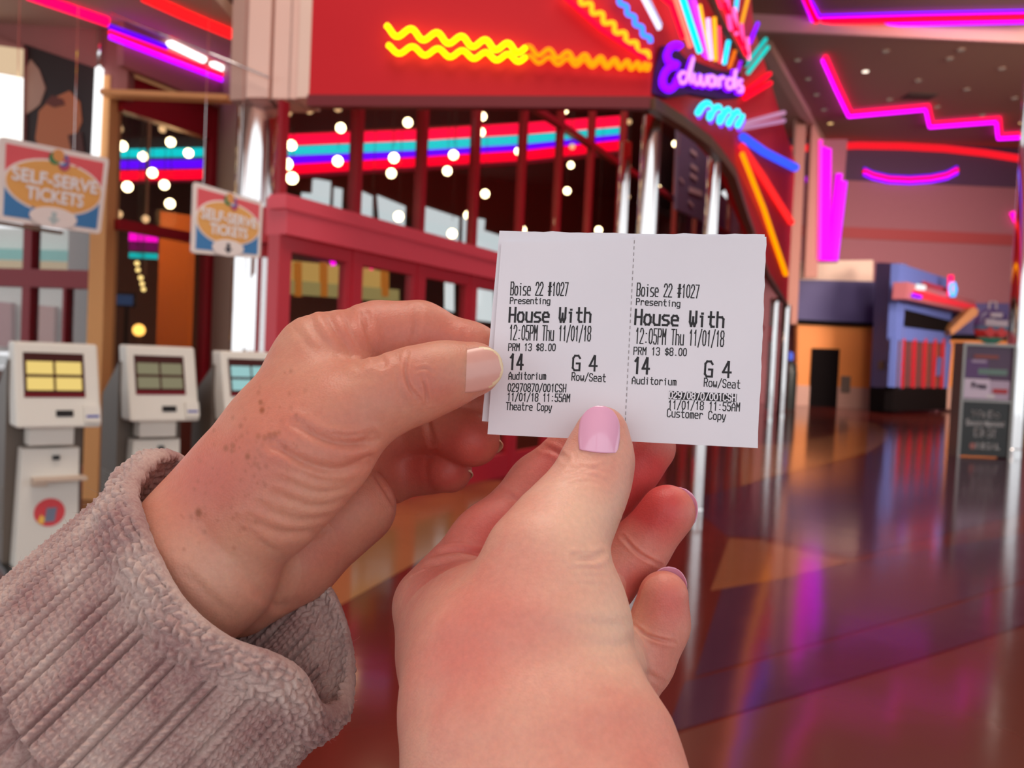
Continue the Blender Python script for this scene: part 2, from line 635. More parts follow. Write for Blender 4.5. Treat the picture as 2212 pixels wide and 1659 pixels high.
# street windows at the far left, red frames
E0, E1 = (-7.2, 8.9), (-4.05, 8.25)


def EP(px, py):
    return on_vp(px, py, E0, E1)


wid += 1
mb = MB()
zr0, zr1 = EP(100, 622).z, EP(100, 583).z
for x0, x1, top in ((58, 76, 4.2), (146, 152, zr0), (-70, -60, 4.2), (206, 214, 4.2)):
    p, q = EP(x0, 600), EP(x1, 600)
    mb.bar(p, q, 0.06, 0, top)
mb.bar(E0, E1, 0.07, zr0, zr1)
mb.bar(E0, E1, 0.05, 0.0, 0.25)
mb.bar(E0, E1, 0.05, 3.6, 4.2)
w = mb.build('window_%d' % wid, mat('street_frame_red', srgb(150, 22, 40), rough=0.4), kind='structure')
g = MB()
g.bar(E0, E1, 0.005, 0.25, 3.6)
g.build('pane', M_glass, w)
# outdoors: pavement
mb = MB()
mb.prism([(-30, 9.4), (-4.7, 9.2), (-12.2, 22.8), (-30, 60), (-60, 60), (-60, 9.4)], -0.05, -0.02)
mb.build('ground', mat('asphalt', srgb(150, 148, 146), rough=0.9, noise=0.1), kind='structure')

# pale posts at the far end of the fascia and the panel behind the magenta tubes
VPOST = lambda x, y: on_vp(x, y, (0, 33.75), (1, 33.75))
mb = MB()
for quad_ in ([(1698, 700), (1721, 238), (1743, 240), (1722, 700)], [(1738, 600), (1754, 262), (1773, 300), (1766, 600)]):
    mb.plate([VPOST(x, y) for x, y in quad_], (0, -1, 0), 0.3)
mb.build('trim_9', mat('post_rose', srgb(186, 128, 114), rough=0.7), kind='structure')
mb = MB()
mb.plate([VPOST(x, y) + Vector((0, .06, 0)) for x, y in ((1762, 566), (1770, 300), (1832, 300), (1812, 566))], (0, -1, 0), 0.3)
mb.build('wall_tube_panel', M_wallfar, kind='structure')
# ------------------------------------------------------------------ chrome columns
def chrome_column(px, py, d, r, z1, label, nm='chrome_column'):
    p = at(px, py, d)
    t = thing(nm, label, 'column', (p.x, p.y, 0), group='chrome columns')
    b = MB()
    b.lathe([(r, 0.12), (r, z1)], (p.x, p.y, 0), 32)
    b.build('shaft', M_chrome, t, smooth=False)
    for pol in t.children[0].data.polygons:
        pol.use_smooth = len(pol.vertices) == 4
    c = MB()
    c.lathe([(r * 1.06, 0), (r * 1.06, 0.1), (r * 1.0, 0.12)], (p.x, p.y, 0), 32)
    c.build('column_base', M_chrome, t)
    return t


chrome_column(553, 500, 7.35, 0.185, 3.68, 'wide bright chrome column beside the left end of the red storefront')
chrome_column(1402, 400, 7.05, 0.082, 3.53, 'slim chrome column under the prow of the red fascia')
chrome_column(1539, 430, 8.15, 0.066, 3.53, 'slim chrome column just right of the hanging menu board')
chrome_column(1672, 700, 24.5, 0.13, 3.52, 'distant chrome column near the lower tip of the orange neon, left one of two')
chrome_column(1697, 700, 27.0, 0.15, 3.52, 'distant chrome column near the lower tip of the orange neon, right one of two')
chrome_column(2209, 600, 17.0, 0.20, 11.8, 'tall dark chrome column at the right edge of the picture')
chrome_column(1347, 430, 7.9, 0.05, 3.53, 'thinnest chrome column, just left of the prow column')

# ------------------------------------------------------------------ neon


def canopy_hit(px, py):
    v = ray(px, py)
    best = None
    n = len(CAN)
    for i in range(n - 1):
        a, b = Vector(CAN[i]), Vector(CAN[i + 1])
        nx, ny = b.y - a.y, -(b.x - a.x)
        den = v.x * nx + v.y * ny
        if abs(den) < 1e-9:
            continue
        t = ((a.x - EYE.x) * nx + (a.y - EYE.y) * ny) / den
        h = EYE + v * t
        u = (Vector((h.x, h.y)) - a).dot(b - a) / (b - a).length_squared
        if t > 0 and (u >= -0.02 or i == 0) and (u <= 1.02 or i == n - 2):
            if best is None or t < best[0]:
                nn = Vector((nx, ny, 0)).normalized()
                if nn.dot(v) > 0:
                    nn = -nn
                best = (t, h + nn * 0.07)
    return best[1] if best else at(px, py, 12)


def zplane(z):
    return lambda x, y: on_z(x, y, z)


def vplane(a, b):
    return lambda x, y: on_vp(x, y, a, b)


def spread(pix, step=14):
    out = []
    for a, b in zip(pix, pix[1:]):
        n = max(1, int(math.hypot(b[0] - a[0], b[1] - a[1]) / step))
        out += [(a[0] + (b[0] - a[0]) * i / n, a[1] + (b[1] - a[1]) * i / n) for i in range(n)]
    return out + [pix[-1]]


def wave(p, q, amp0, amp1, n, ph=0.0, steps=10, ease=1.0):
    """wavy path from p to q with n waves, amplitude from amp0 to amp1 px, waves closing up towards q"""
    dx, dy = q[0] - p[0], q[1] - p[1]
    L = math.hypot(dx, dy)
    nx, ny = -dy / L, dx / L
    out = []
    N = int(n * steps)
    for i in range(N + 1):
        k = i / N
        t = 1 - (1 - k) ** ease if ease != 1 else k
        a = (amp0 + (amp1 - amp0) * t) * math.sin(2 * math.pi * n * k + ph)
        out.append((p[0] + dx * t + nx * a, p[1] + dy * t + ny * a))
    return out


NEON = {}


def neon(label, pix, mapper, r, color, strength, group, name='neon_tube', fine=True, refl=1):
    key = 'neon_%d_%d_%d_%d' % (color[0], color[1], color[2], int(strength * 10))
    mt = glow(key, srgb(*color), strength)
    b = MB()
    pts = [mapper(x, y) for x, y in (spread(pix) if fine else pix)]
    if r > 1:          # thickness given as it tapers with distance along the fascia
        r = [r * (p - EYE).dot(FWD) / F for p in pts]
    b.tube(pts, r, sides=8)
    o = b.build(name, mt, smooth=True)
    return tag(o, label, 'neon light', group)


RAY = 'neon rays bursting from the sign on the red fascia'
YEL, ORG, RED, BLU, WHT, CYN, VIO, PNK, TEAL = (255, 226, 0), (255, 140, 0), (255, 0, 40), (40, 90, 255), (225, 225, 255), (0, 235, 255), (130, 0, 255), (255, 90, 220), (0, 205, 200)
up = wave((838, 72), (1402, 152), 11, 7, 15, -1.2, ease=1.55)
lo = wave((842, 112), (1400, 153), 9, 6, 15, -1.2, ease=1.55)
cut_u = [p for p in up if p[0] <= 1140]
cut_l = [p for p in lo if p[0] <= 1142]
neon('upper wavy yellow neon tube on the left of the red fascia', cut_u, canopy_hit, 0.020, YEL, 3.0, RAY, fine=False)
neon('upper wavy orange neon tube running from the yellow wave to the purple sign', up[len(cut_u) - 1:], canopy_hit, 0.017, ORG, 1.6, RAY, fine=False)
neon('lower wavy yellow neon tube on the left of the red fascia', cut_l, canopy_hit, 0.019, YEL, 2.8, RAY, fine=False)
neon('lower wavy orange neon tube running from the yellow wave to the purple sign', lo[len(cut_l) - 1:], canopy_hit, 0.016, ORG, 1.5, RAY, fine=False)
neon('wavy orange neon tube slanting down from the top edge, next to a red one', wave((1232, -14), (1402, 131), 7, 6, 7, 0.4), canopy_hit, 0.019, (255, 150, 20), 2.2, RAY, fine=False)
neon('straight red neon tube slanting down beside the wavy orange one', [(1205, -14), (1300, 70), (1398, 135)], canopy_hit, 0.020, RED, 2.2, RAY)
neon('wavy blue neon tube slanting down from the top edge of the fascia', wave((1322, -14), (1405, 98), 4, 4, 5, 0.3), canopy_hit, 0.020, (50, 120, 255), 2.2, RAY, fine=False)
neon('straight white neon tube left of the red and cyan ones above the sign', [(1380, -14), (1424, 70)], canopy_hit, 0.018, WHT, 1.6, RAY)
neon('second thin white neon tube beside the first above the sign', [(1391, -14), (1428, 62)], canopy_hit, 0.010, (190, 190, 240), 1.2, RAY)
rays = [((1424, -14), (1458, 84), 0.020, RED, 2.2, 'red neon ray between the white and the salmon one above the sign'),
        ((1437, -14), (1474, 104), 0.020, (255, 110, 90), 1.9, 'salmon neon ray left of the cyan one above the sign'),
        ((1452, -14), (1494, 114), 0.026, CYN, 1.7, 'broad cyan neon ray rising over the first letters of the sign'),
        ((1470, -14), (1504, 122), 0.018, (170, 40, 255), 2.0, 'violet neon ray right of the broad cyan one'),
        ((1482, 4), (1510, 128), 0.016, (220, 60, 255), 2.0, 'magenta neon ray right of the violet one'),
        ((1494, 14), (1514, 122), 0.016, (255, 170, 40), 1.9, 'amber neon ray right of the magenta one'),
        ((1512, 42), (1519, 132), 0.018, (250, 190, 255), 1.6, 'pale pink neon ray at the middle of the burst'),
        ((1526, 40), (1529, 134), 0.018, (255, 160, 30), 1.9, 'orange neon ray at the middle of the burst'),
        ((1536, 60), (1539, 138), 0.016, (255, 60, 90), 2.0, 'coral neon ray right of the middle orange one'),
        ((1557, 92), (1548, 138), 0.022, (30, 215, 255), 1.8, 'short cyan neon bar above the middle of the sign'),
        ((1572, 112), (1560, 146), 0.018, (235, 110, 20), 1.3, 'short orange neon bar right of the short cyan one'),
        ((1586, 132), (1577, 158), 0.016, (150, 20, 240), 1.5, 'short violet neon bar over the end of the sign'),
        ((1530, -14), (1541, 18), 0.020, (255, 30, 70), 2.2, 'red neon tip at the top edge, left of the dark seam'),
        ((1552, -8), (1562, 66), 0.022, (255, 70, 150), 1.9, 'pink neon tube right of the dark seam, longest of the pink row'),
        ((1570, 20), (1575, 76), 0.020, (255, 90, 170), 1.9, 'second pink neon tube right of the dark seam'),
        ((1586, 52), (1590, 104), 0.018, (255, 70, 150), 1.9, 'third pink neon tube right of the dark seam'),
        ((1600, 84), (1604, 134), 0.018, (255, 90, 160), 1.9, 'fourth pink neon tube, lowest of the row right of the dark seam'),
        ((1548, 10), (1598, 118), 0.024, RED, 2.4, 'red neon tube slanting behind the pink row right of the dark seam'),
        ((1578, -14), (1573, 26), 0.020, (40, 190, 255), 1.8, 'light blue neon tube at the top edge right of the burst'),
        ((1602, -8), (1586, 55), 0.018, (240, 150, 30), 1.5, 'orange neon tube at the top edge right of the burst'),
        ((1624, 52), (1606, 92), 0.024, (130, 0, 255), 1.8, 'violet neon tube right of the pink row')]
for p, q, r, c, s, lb in rays:
    neon(lb, [p, q], canopy_hit, r, c, s, RAY)
for p, q, r, c, s, lb in [((1643, 86), (1597, 142), 4.5, TEAL, 1.0, 'upper of two teal neon tubes right of the sign'), ((1648, 103), (1602, 158), 4.5, (0, 215, 205), 1.1, 'lower of two teal neon tubes right of the sign'),
                          ((1653, 160), (1600, 196), 5.0, RED, 1.5, 'upper of two red neon tubes right of the end of the sign'), ((1655, 180), (1594, 213), 5.0, RED, 1.5, 'lower of two red neon tubes right of the end of the sign'),
                          ((1686, 244), (1590, 268), 5.0, (215, 150, 190), 0.8, 'upper of two pale pink neon tubes right of the squiggle'), ((1686, 261), (1588, 278), 5.0, (205, 140, 185), 0.8, 'lower of two pale pink neon tubes right of the squiggle')]:
    neon(lb, [p, q], canopy_hit, r, c, s, RAY)
neon('blue neon tube slanting down on the far part of the fascia', [(1590, 296), (1640, 328), (1712, 362)], canopy_hit, 9.0, (50, 80, 255), 1.5, RAY)
neon('red neon tube slanting down on the far part of the fascia', [(1588, 316), (1640, 385), (1704, 480)], canopy_hit, 7.0, (255, 40, 40), 1.3, RAY)
neon('orange neon tube, lowest of the slanting ones on the far fascia', [(1589, 334), (1640, 450), (1692, 592)], canopy_hit, 5.5, (255, 150, 0), 1.3, RAY)
SQ = [(1490, 246), (1501, 230), (1512, 226), (1519, 240), (1516, 256), (1524, 240), (1535, 233), (1540, 248), (1538, 264), (1546, 250), (1556, 238), (1560, 252), (1558, 268), (1566, 254), (1577, 242), (1580, 256), (1578, 272), (1584, 262), (1589, 252)]
sqp = [tuple(p[:2]) for p in catmull([(x, y, 0) for x, y in SQ], 5)]
neon('cyan neon squiggle below the purple sign', sqp, canopy_hit, 0.028, (40, 225, 255), 1.9, RAY, name='neon_squiggle', fine=False)
neon('violet neon squiggle shadowing the cyan one below the sign', [(x + 3, y + 9) for x, y in sqp], canopy_hit, 0.020, (120, 60, 255), 1.8, RAY, name='neon_squiggle', fine=False)
# dark seam where the two sides of the fascia meet
sm = MB()
sm.tube([canopy_hit(1508, -20), canopy_hit(1545, 60), canopy_hit(1592, 138)], 0.035, sides=6)
sm.build('trim_8', M_dark, kind='structure')

# script sign on the prow
sg_a, sg_b = at(1424, 150, 6.48), at(1606, 180, 6.75)
sign = thing('neon_sign', 'purple script neon sign reading Edwards on the prow of the red fascia', 'neon sign', (sg_a.x, sg_a.y, at(1424, 205, 6.48).z))
SGA, SGB = V2(sg_a), V2(sg_b)
sgd = Vector((SGB[0] - SGA[0], SGB[1] - SGA[1])).normalized()
sgn = Vector((sgd.y, -sgd.x, 0))
back = MB()
out = [(1416, 196), (1422, 150), (1440, 92), (1472, 100), (1492, 122), (1510, 126), (1560, 146), (1610, 152), (1608, 206), (1560, 210), (1500, 198), (1450, 206)]
back.plate([on_vp(x, y, SGA, SGB) - sgn * 0.06 for x, y in out][::-1], sgn, 0.05)
back.build('backing', mat('sign_backing', srgb(60, 14, 40), rough=0.5), sign)
M_vio = glow('neon_script', srgb(120, 0, 255), 2.4)
M_lil = glow('neon_script_core', srgb(235, 150, 255), 1.5)
SCR = {'E': [(1470, 104), (1464, 98), (1450, 102), (1441, 118), (1446, 134), (1462, 140), (1446, 146), (1434, 162), (1432, 182), (1444, 193), (1458, 184), (1462, 172)],
       'd': [(1478, 160), (1470, 158), (1464, 168), (1468, 180), (1478, 178), (1484, 160), (1495, 126), (1488, 160), (1490, 182)],
       'w': [(1496, 160), (1498, 180), (1506, 182), (1510, 164), (1512, 182), (1520, 184), (1524, 164)],
       'a': [(1540, 168), (1532, 166), (1527, 176), (1531, 186), (1539, 184), (1541, 168), (1543, 188)],
       'r': [(1549, 168), (1551, 190), (1551, 176), (1558, 168), (1562, 172)],
       'd2': [(1578, 174), (1570, 172), (1566, 182), (1570, 192), (1578, 190), (1582, 174), (1586, 152), (1584, 178), (1586, 194)],
       's': [(1600, 176), (1593, 176), (1592, 184), (1600, 190), (1599, 199), (1590, 198)]}
for k, pts in SCR.items():
    q = [tuple(p[:2]) for p in catmull([(x, y, 0) for x, y in pts], 6)]
    lb = MB()
    lb.tube([on_vp(x, y, SGA, SGB) for x, y in q], 0.024 if k != 'E' else 0.030, sides=8)
    lt = lb.build('neon_letter', M_vio, sign, smooth=True)
    lt['label'] = 'letter %s' % k[0]
    if k != 'E':
        c = MB()
        c.tube([on_vp(x, y, SGA, SGB) + sgn * 0.022 for x, y in q], 0.012, sides=6)
        c.build('tube_core', M_lil, lt, smooth=True)

# ceiling neon in the right hall
ZN = zplane(11.22)
CG = 'pink neon lines along the ceiling'
for dy, c, r, lb in ((-13, (120, 0, 255), 0.05, 'violet upper line of the neon band at the top right'), (-1, RED, 0.10, 'red middle line of the neon band at the top right'), (9, (190, 0, 255), 0.07, 'purple lower line of the neon band at the top right')):
    neon(lb, [(1737 + dy * -0.4, -14), (1764 + dy * -0.4, 47 + dy * 0.9), (1990, 42 + dy), (2240, 37 + dy)], zplane(11.7), r, c, 2.2, CG)
step = [(1779, 131), (1806, 192), (1834, 251), (2001, 236), (2009, 274), (2154, 263), (2157, 299), (2240, 295)]
neon('red half of the stepped neon line on the ceiling', [(x + 4, y - 7) for x, y in step], ZN, 0.08, (255, 10, 70), 2.0, CG)
neon('magenta half of the stepped neon line on the ceiling', step, ZN, 0.075, (240, 0, 255), 2.4, CG)
VF = vplane((0, 36.44), (1, 36.44))
for i, dy in enumerate((0, 8)):
    neon(('upper' if i == 0 else 'lower') + ' line of the curved red neon over the far purple wall', [(x, y + dy) for x, y in ((1702, 320), (1760, 314), (1850, 310), (1950, 312), (2040, 317), (2130, 327), (2230, 343))], VF, 0.07, (232, 20, 36), 1.3, CG)
rg = [(1866, 369), (1885, 378), (1920, 386), (1965, 388), (2010, 385), (2045, 378), (2068, 366)]
VR = VF
neon('red line of the curved neon ring in front of the purple wall', rg, VR, 0.09, RED, 2.0, CG)
neon('violet line of the curved neon ring in front of the purple wall', [(x, y + 7) for x, y in rg], VR, 0.07, (140, 0, 255), 2.0, CG)
neon('thin violet upper line of the curved neon ring', [(x, y - 6) for x, y in rg], VR, 0.05, (110, 0, 235), 1.4, CG)
VT = vplane((0, 33.67), (1, 33.67))
for x0, y0, x1, y1, r, c, lb in ((1773, 302, 1770, 562, 0.08, (255, 60, 190), 'pale pink upright neon tube at the left edge of the magenta group'), (1779, 318, 1777, 562, 0.13, (255, 0, 225), 'left magenta upright neon tube by the pale post'), (1789, 322, 1786, 562, 0.13, (255, 0, 240), 'second magenta upright neon tube by the pale post'),
                                 (1813, 376, 1793, 562, 0.13, (250, 0, 255), 'inner slanting magenta neon tube by the pale post'), (1824, 392, 1804, 562, 0.12, (225, 20, 255), 'outer slanting magenta neon tube by the pale post')):
    neon(lb, [(x0, y0), (x1, y1)], VT, r, c, 1.5, 'upright magenta neon by the pale post')
neon('short magenta neon dash far right beside the dark column', [(2186, 458), (2199, 486)], VF, 0.11, (255, 0, 170), 2.0, CG)
neon('short violet neon dash between the two pale posts', [(1742, 388), (1754, 386)], VF, 0.13, (190, 0, 220), 1.4, CG)

# neon over the left soffit and wall
ZL = zplane(4.29)
LG = 'neon lines along the left ceiling'
neon('pink and red neon line at the very top left', [(60, -12), (160, 22), (232, 47)], ZL, 0.045, (255, 0, 75), 2.2, LG)
neon('red neon line on the left ceiling above the fluorescent lamps', [(312, -8), (400, 32), (499, 73)], ZL, 0.05, (255, 20, 25), 1.8, LG)
VL = lambda x, y: on_vp(x, y, (UW0[0] + .07, UW0[1] - .03), (UW1[0] + .07, UW1[1] - .03))
neon('violet neon line on the upper left wall', [(238, 58), (300, 80), (360, 102)], VL, 0.025, (100, 0, 240), 1.3, LG)
neon('red neon line on the upper left wall, between violet and magenta', [(238, 70), (360, 114), (496, 167)], VL, 0.024, (255, 10, 60), 2.0, LG)
neon('magenta neon line on the upper left wall, lowest of three', [(238, 80), (360, 127), (494, 178)], VL, 0.022, (180, 0, 255), 2.2, LG)
for x0, y0, x1, y1, lb in ((366, 92, 440, 128, 'longer white fluorescent lamp on the upper left wall'), (459, 136, 497, 152, 'shorter white fluorescent lamp on the upper left wall')):
    t = MB()
    t.tube([VL(x0, y0), VL(x1, y1)], 0.036, sides=10)
    tag(t.build('fluorescent_lamp', glow('fluorescent', (1, 1, 1), 2.6), smooth=True), lb, 'lamp', 'fluorescent lamps')
rl = MB()
rl.tube([at(240, 28, 7.1), at(582, 168, 6.86)], 0.010, sides=6)
tag(rl.build('metal_rail', M_chrome, smooth=True), 'thin metal rail running below the left ceiling to the pale fluted end', 'rail')

# ------------------------------------------------------------------ lobby behind the glass
BANDP = [(150, 1), (420, 1), (600, 1), (900, 1), (1130, 1), (1352, 1)]


def band_y(x, k):
    L = {0: [(150, 318), (600, 303), (900, 292), (1130, 278), (1352, 262)], 1: [(150, 333), (415, 329), (600, 327), (900, 314), (1130, 302), (1352, 283)], 2: [(150, 357), (415, 354), (600, 347), (900, 334), (1130, 321), (1352, 297)], 3: [(150, 381), (415, 377), (600, 367), (900, 349), (1130, 335), (1352, 311)]}[k]
    return float(np.interp(x, [p[0] for p in L], [p[1] for p in L]))


BA, BB = (-8.6, 20.0), (2.25, 17.6)
LBG = 'neon bands across the lobby ceiling'
for k, (c, r, s, lb) in enumerate([((255, 10, 60), 0.12, 1.9, 'top red neon band seen through the storefront glass'), ((0, 205, 210), 0.10, 1.5, 'teal neon band seen through the storefront glass'), ((90, 0, 240), 0.10, 1.8, 'violet neon band seen through the storefront glass'), ((255, 0, 40), 0.11, 1.9, 'bottom red neon band seen through the storefront glass')]):
    xs = [237, 300, 420, 600, 750, 900, 1130, 1352] if k else [560, 750, 900, 1130, 1352]
    neon(lb, [(x, band_y(x, k)) for x in xs], vplane(BA, BB), r, c, s, LBG, name='neon_band', fine=False)
bulk = MB()
top = [on_vp(x, band_y(x, 0) - 22, BA, BB) for x in (238, 600, 1130, 1354)]
bot = [on_vp(x, band_y(x, 3) + 14, BA, BB) for x in (238, 600, 1130, 1354)]
bn = Vector((BB[1] - BA[1], -(BB[0] - BA[0]), 0)).normalized()
bulk.plate([p - bn * 0.25 for p in top + bot[::-1]][::-1], bn, 0.2)
bulk.build('wall_bulkhead', M_dark, kind='structure')
neon('dim magenta neon line sloping down in the lobby right of the centre', [(1015, 347), (1120, 370), (1235, 392)], vplane(LBa, LBb), 0.09, (190, 0, 110), 0.9, LBG)
neon('magenta reflection streak in the first door glass, built as a glowing tube', [(697, 515), (712, 548), (721, 572)], vplane(SP(0.4, -3.14), SP(5, -3.14)), 0.036, (250, 0, 220), 2.2, LBG)  # reflection in the door glass, put in as a glowing tube
neon('pink reflection streak in the second door glass, built as a glowing tube', [(764, 528), (782, 552), (804, 580)], vplane(SP(0.4, -3.14), SP(5, -3.14)), 0.036, (255, 0, 120), 2.2, LBG)  # glowing tube in place of a second door reflection

M_bulb = glow('warm_bulb', (1.0, 0.8, 0.42), 12.0)
M_bulbd = glow('dim_bulb', (1.0, 0.62, 0.3), 1.3)
M_bulbs = glow('gold_bulb', (1.0, 0.72, 0.25), 2.0)
M_cord = mat('black_cord', (0.01, 0.01, 0.01), rough=0.7)
BU = [(18, 910), (93, 992), (60, 1120), (98, 1217), (430, 873), (410, 1100), (888, 836), (793, 1078), (775, 1183), (1397, 795), (1387, 902), (1200, 1058), (1157, 1167), (1415, 1323), (1960, 752), (1642, 1033), (2000, 1127), (1975, 1303), (1300, 1468), (825, 1478), (1190, 1595), (2190, 1570), (1670, 1570)]
BR = [(600 + x / 3.16, y / 3.16, 1) for x, y in BU]
BR += [(x / 3.16, y / 3.16, 1) for x, y in [(835, 997), (1165, 970), (977, 1068), (1287, 1045), (772, 1195), (1040, 1180), (870, 1275), (1122, 1262), (1160, 1390)]]
BR += [(1200 + x / 3.687, y / 3.687, 1) for x, y in [(952, 1145), (817, 1497)]]
BR += [(800, 568, 1)]
BD = [(880 / 3.16 + 600, 710 / 3.16, 0), (810 / 3.16, 1462 / 3.16, 0), (993 / 3.16, 1495 / 3.16, 0), (1110 / 3.16, 880 / 3.16, 0), (1145 / 3.16, 820 / 3.16, 0), (815 / 3.16, 880 / 3.16, 0), (1250 / 3.16, 815 / 3.16, 0),
      (1359, 263, 0), (1355, 310, 0), (1352, 328, 0), (1357, 359, 0), (1910 / 3.16 + 600, 860 / 3.16, 0), (2010 / 3.16 + 600, 1000 / 3.16, 0), (620, 242, 0), (730, 232, 0), (668, 236, 0), (1356, 425, 0)]
BD += [(296, 569, 2), (298, 583, 2), (304, 600, 2), (307, 613, 2), (310, 625, 2)]
sproto = {}
rnd = random.Random(2)


def s_depth(px, py):
    if px < 480:
        return on_vp(px, py, PW0, PW1).y + 1.2
    return on_vp(px, py, SP(0), SP(10)).y + 0.9


for x, y, on in BR + BD:
    d = s_depth(x, y) + rnd.uniform(0.3, 2.0)
    d = min(d, 16.6)
    p = at(x, y, d)
    if on not in sproto:
        t = thing('pendant_bulb', 'bulb', 'light bulb', (0, 0, 0))
        b = MB(); b.sphere((0, 0, 0), (0.05, 0.056, 0.03)[on], 8)
        b.build('bulb', (M_bulbd, M_bulb, M_bulbs)[on], t, local=True, smooth=True)
        c = MB(); c.tube([(0, 0, 0.04), (0, 0, 1.0)], 0.004, sides=5)
        c.build('cord', M_cord, t, local=True)
        sproto[on] = t
    else:
        src = sproto[on]
        t = src.copy(); COL.objects.link(t)
        for ch in src.children:
            k = ch.copy(); k.parent = t; COL.objects.link(k)
    t.location = p
    kind_ = ('dim amber', 'bright warm', 'small gold')[on]
    if on == 2:
        where = 'bulb of the short hanging string inside the opening left of the chrome column'
    elif x < 480:
        where = 'round bulb hanging inside the opening left of the wide chrome column'
    elif x > 1405:
        where = 'round bulb hanging behind the glass right of the prow column'
    else:
        k_ = sum(x > e for e in (750, 890, 1005, 1105, 1185, 1250, 1320))
        where = 'round bulb hanging behind the %s tall pane of the red storefront' % ('first second third fourth fifth sixth seventh eighth'.split()[k_])
    t['label'] = kind_ + ' ' + where
    t['group'] = kind_ + ' bulbs, ' + where.split(' hanging ')[-1]
    for ch in t.children:
        if ch.name.startswith('cord'):
            ch.scale = (1, 1, max(0.1, 7.2 - p.z))

# menu board hanging behind the prow glass
mbA, mbB = SP(9.0, 0.25), SP(14, 0.25)
board = thing('menu_board', 'dark blue-grey board with pale lettering hanging behind the prow columns', 'board', V2(on_vp(1498, 380, mbA, mbB)) + (on_vp(1498, 470, mbA, mbB).z,))
mb = MB()
mnn = Vector((SD.y, -SD.x, 0))
mb.plate([on_vp(x, y, mbA, mbB) for x, y in ((1462, 452), (1466, 268), (1532, 330), (1524, 480))], mnn, 0.06)
mb.build('panel', mat('board_blue', srgb(112, 100, 136), rough=0.4), board)
mb = MB()
for x, y, w, h in ((1496, 330, 13, 9), (1497, 362, 14, 9), (1496, 382, 14, 9), (1500, 414, 28, 12), (1470, 390, 8, 5), (1490, 440, 10, 6)):
    mb.plate([on_vp(x + a * w / 2 , y + b * h / 2 + a * 5, mbA, mbB) + mnn * 0.03 for a, b in ((-1, 1), (-1, -1), (1, -1), (1, 1))], mnn, 0.01)
mb.build('lettering', mat('board_print', srgb(206, 180, 196), rough=0.5), board)
# cord rods of the board
for x in (1468, 1528):
    p = on_vp(x, 300, mbA, mbB)
    mb = MB()
    mb.tube([(p.x, p.y, p.z - 0.3), (p.x, p.y, 8.5)], 0.008, sides=5)
    mb.build('hanging_rod', M_chrome, board)

# snack counter glowing through the doors
CA, CB = SP(0.4, -3.2), SP(5.0, -3.2)
cn = thing('snack_counter', 'yellow-lit snack counter seen through the red doors above the left hand', 'counter', CA + (0,))
cnn = Vector((SD.y, -SD.x, 0))


def cplate(pix, off, th, m_, nm):
    b = MB()
    b.plate([on_vp(x, y, CA, CB) + cnn * off for x, y in pix], cnn, th)
    return b.build(nm, m_, cn)


cplate([(598, 600), (598, 560), (800, 580), (840, 590), (840, 622)], 0.0, 0.2, mat('menu_glow', srgb(120, 96, 40), emit=srgb(206, 172, 96), strength=0.75), 'menu_fascia')
cplate([(598, 632), (598, 602), (860, 626), (860, 652)], 0.02, 0.2, mat('menu_glow_green', srgb(110, 104, 60), emit=srgb(160, 152, 96), strength=0.7), 'menu_strip')
cplate([(598, 562), (598, 500), (740, 510), (840, 540), (840, 592), (800, 582)], -0.02, 0.2, mat('menu_top', srgb(70, 44, 40), rough=0.6), 'menu_header')
for x in (634, 690, 822):
    cplate([(x, 640), (x, 566), (x + 12, 567), (x + 12, 641)], 0.05, 0.05, mat('menu_post', srgb(170, 110, 40), emit=srgb(190, 120, 40), strength=0.5), 'post')
b = MB(); b.bar(SP(-0.6, -3.2), SP(4.6, -3.2), 0.35, 0, 1.1)
b.build('counter_body', mat('counter_wood', srgb(110, 50, 30), rough=0.4), cn)
b = MB(); b.bar(SP(-0.65, -3.2), SP(4.65, -3.2), 0.42, 1.1, 1.16)
b.build('counter_top', mat('counter_steel', srgb(170, 170, 176), rough=0.25, metal=0.8), cn)
for i, (x, y, c, lb) in enumerate([(724, 660, (60, 66, 120), 'blue box standing on the snack counter'), (632, 655, (200, 200, 196), 'pale dispenser standing on the snack counter')]):
    p = on_vp(x, y, SP(0.4, -3.1), SP(5, -3.1))
    b = MB(); b.box(p.x - 0.12, p.x + 0.12, p.y - 0.1, p.y + 0.1, 1.16, 1.62)
    b.box(p.x - 0.13, p.x + 0.13, p.y - 0.11, p.y + 0.11, 1.62, 1.66)
    tag(b.build('dispenser', mat('dispenser_%s' % 'ab'[i], srgb(*c), rough=0.4), bevel=0.01), lb, 'dispenser')
# bright panes, and a streak on chrome built as a glowing plate, seen through the right-hand doors
for x0, x1, y0, y1, lb in ((1014, 1066, 590, 690, 'big bright pane seen through the door beside the ticket'), (963, 981, 580, 668, 'narrow glowing plate for a bright streak on chrome, left of the ticket'), (655, 694, 545, 577, 'small bright pane seen through the first red door')):
    wid += 1
    b = MB()
    b.plate([on_vp(x, y, SP(0, -4.6), SP(9, -4.6)) for x, y in ((x0, y1), (x0, y0), (x1, y0 + 6), (x1, y1 + 6))], cnn, 0.03)
    b.build('window_%d' % wid, M_sky, kind='structure')
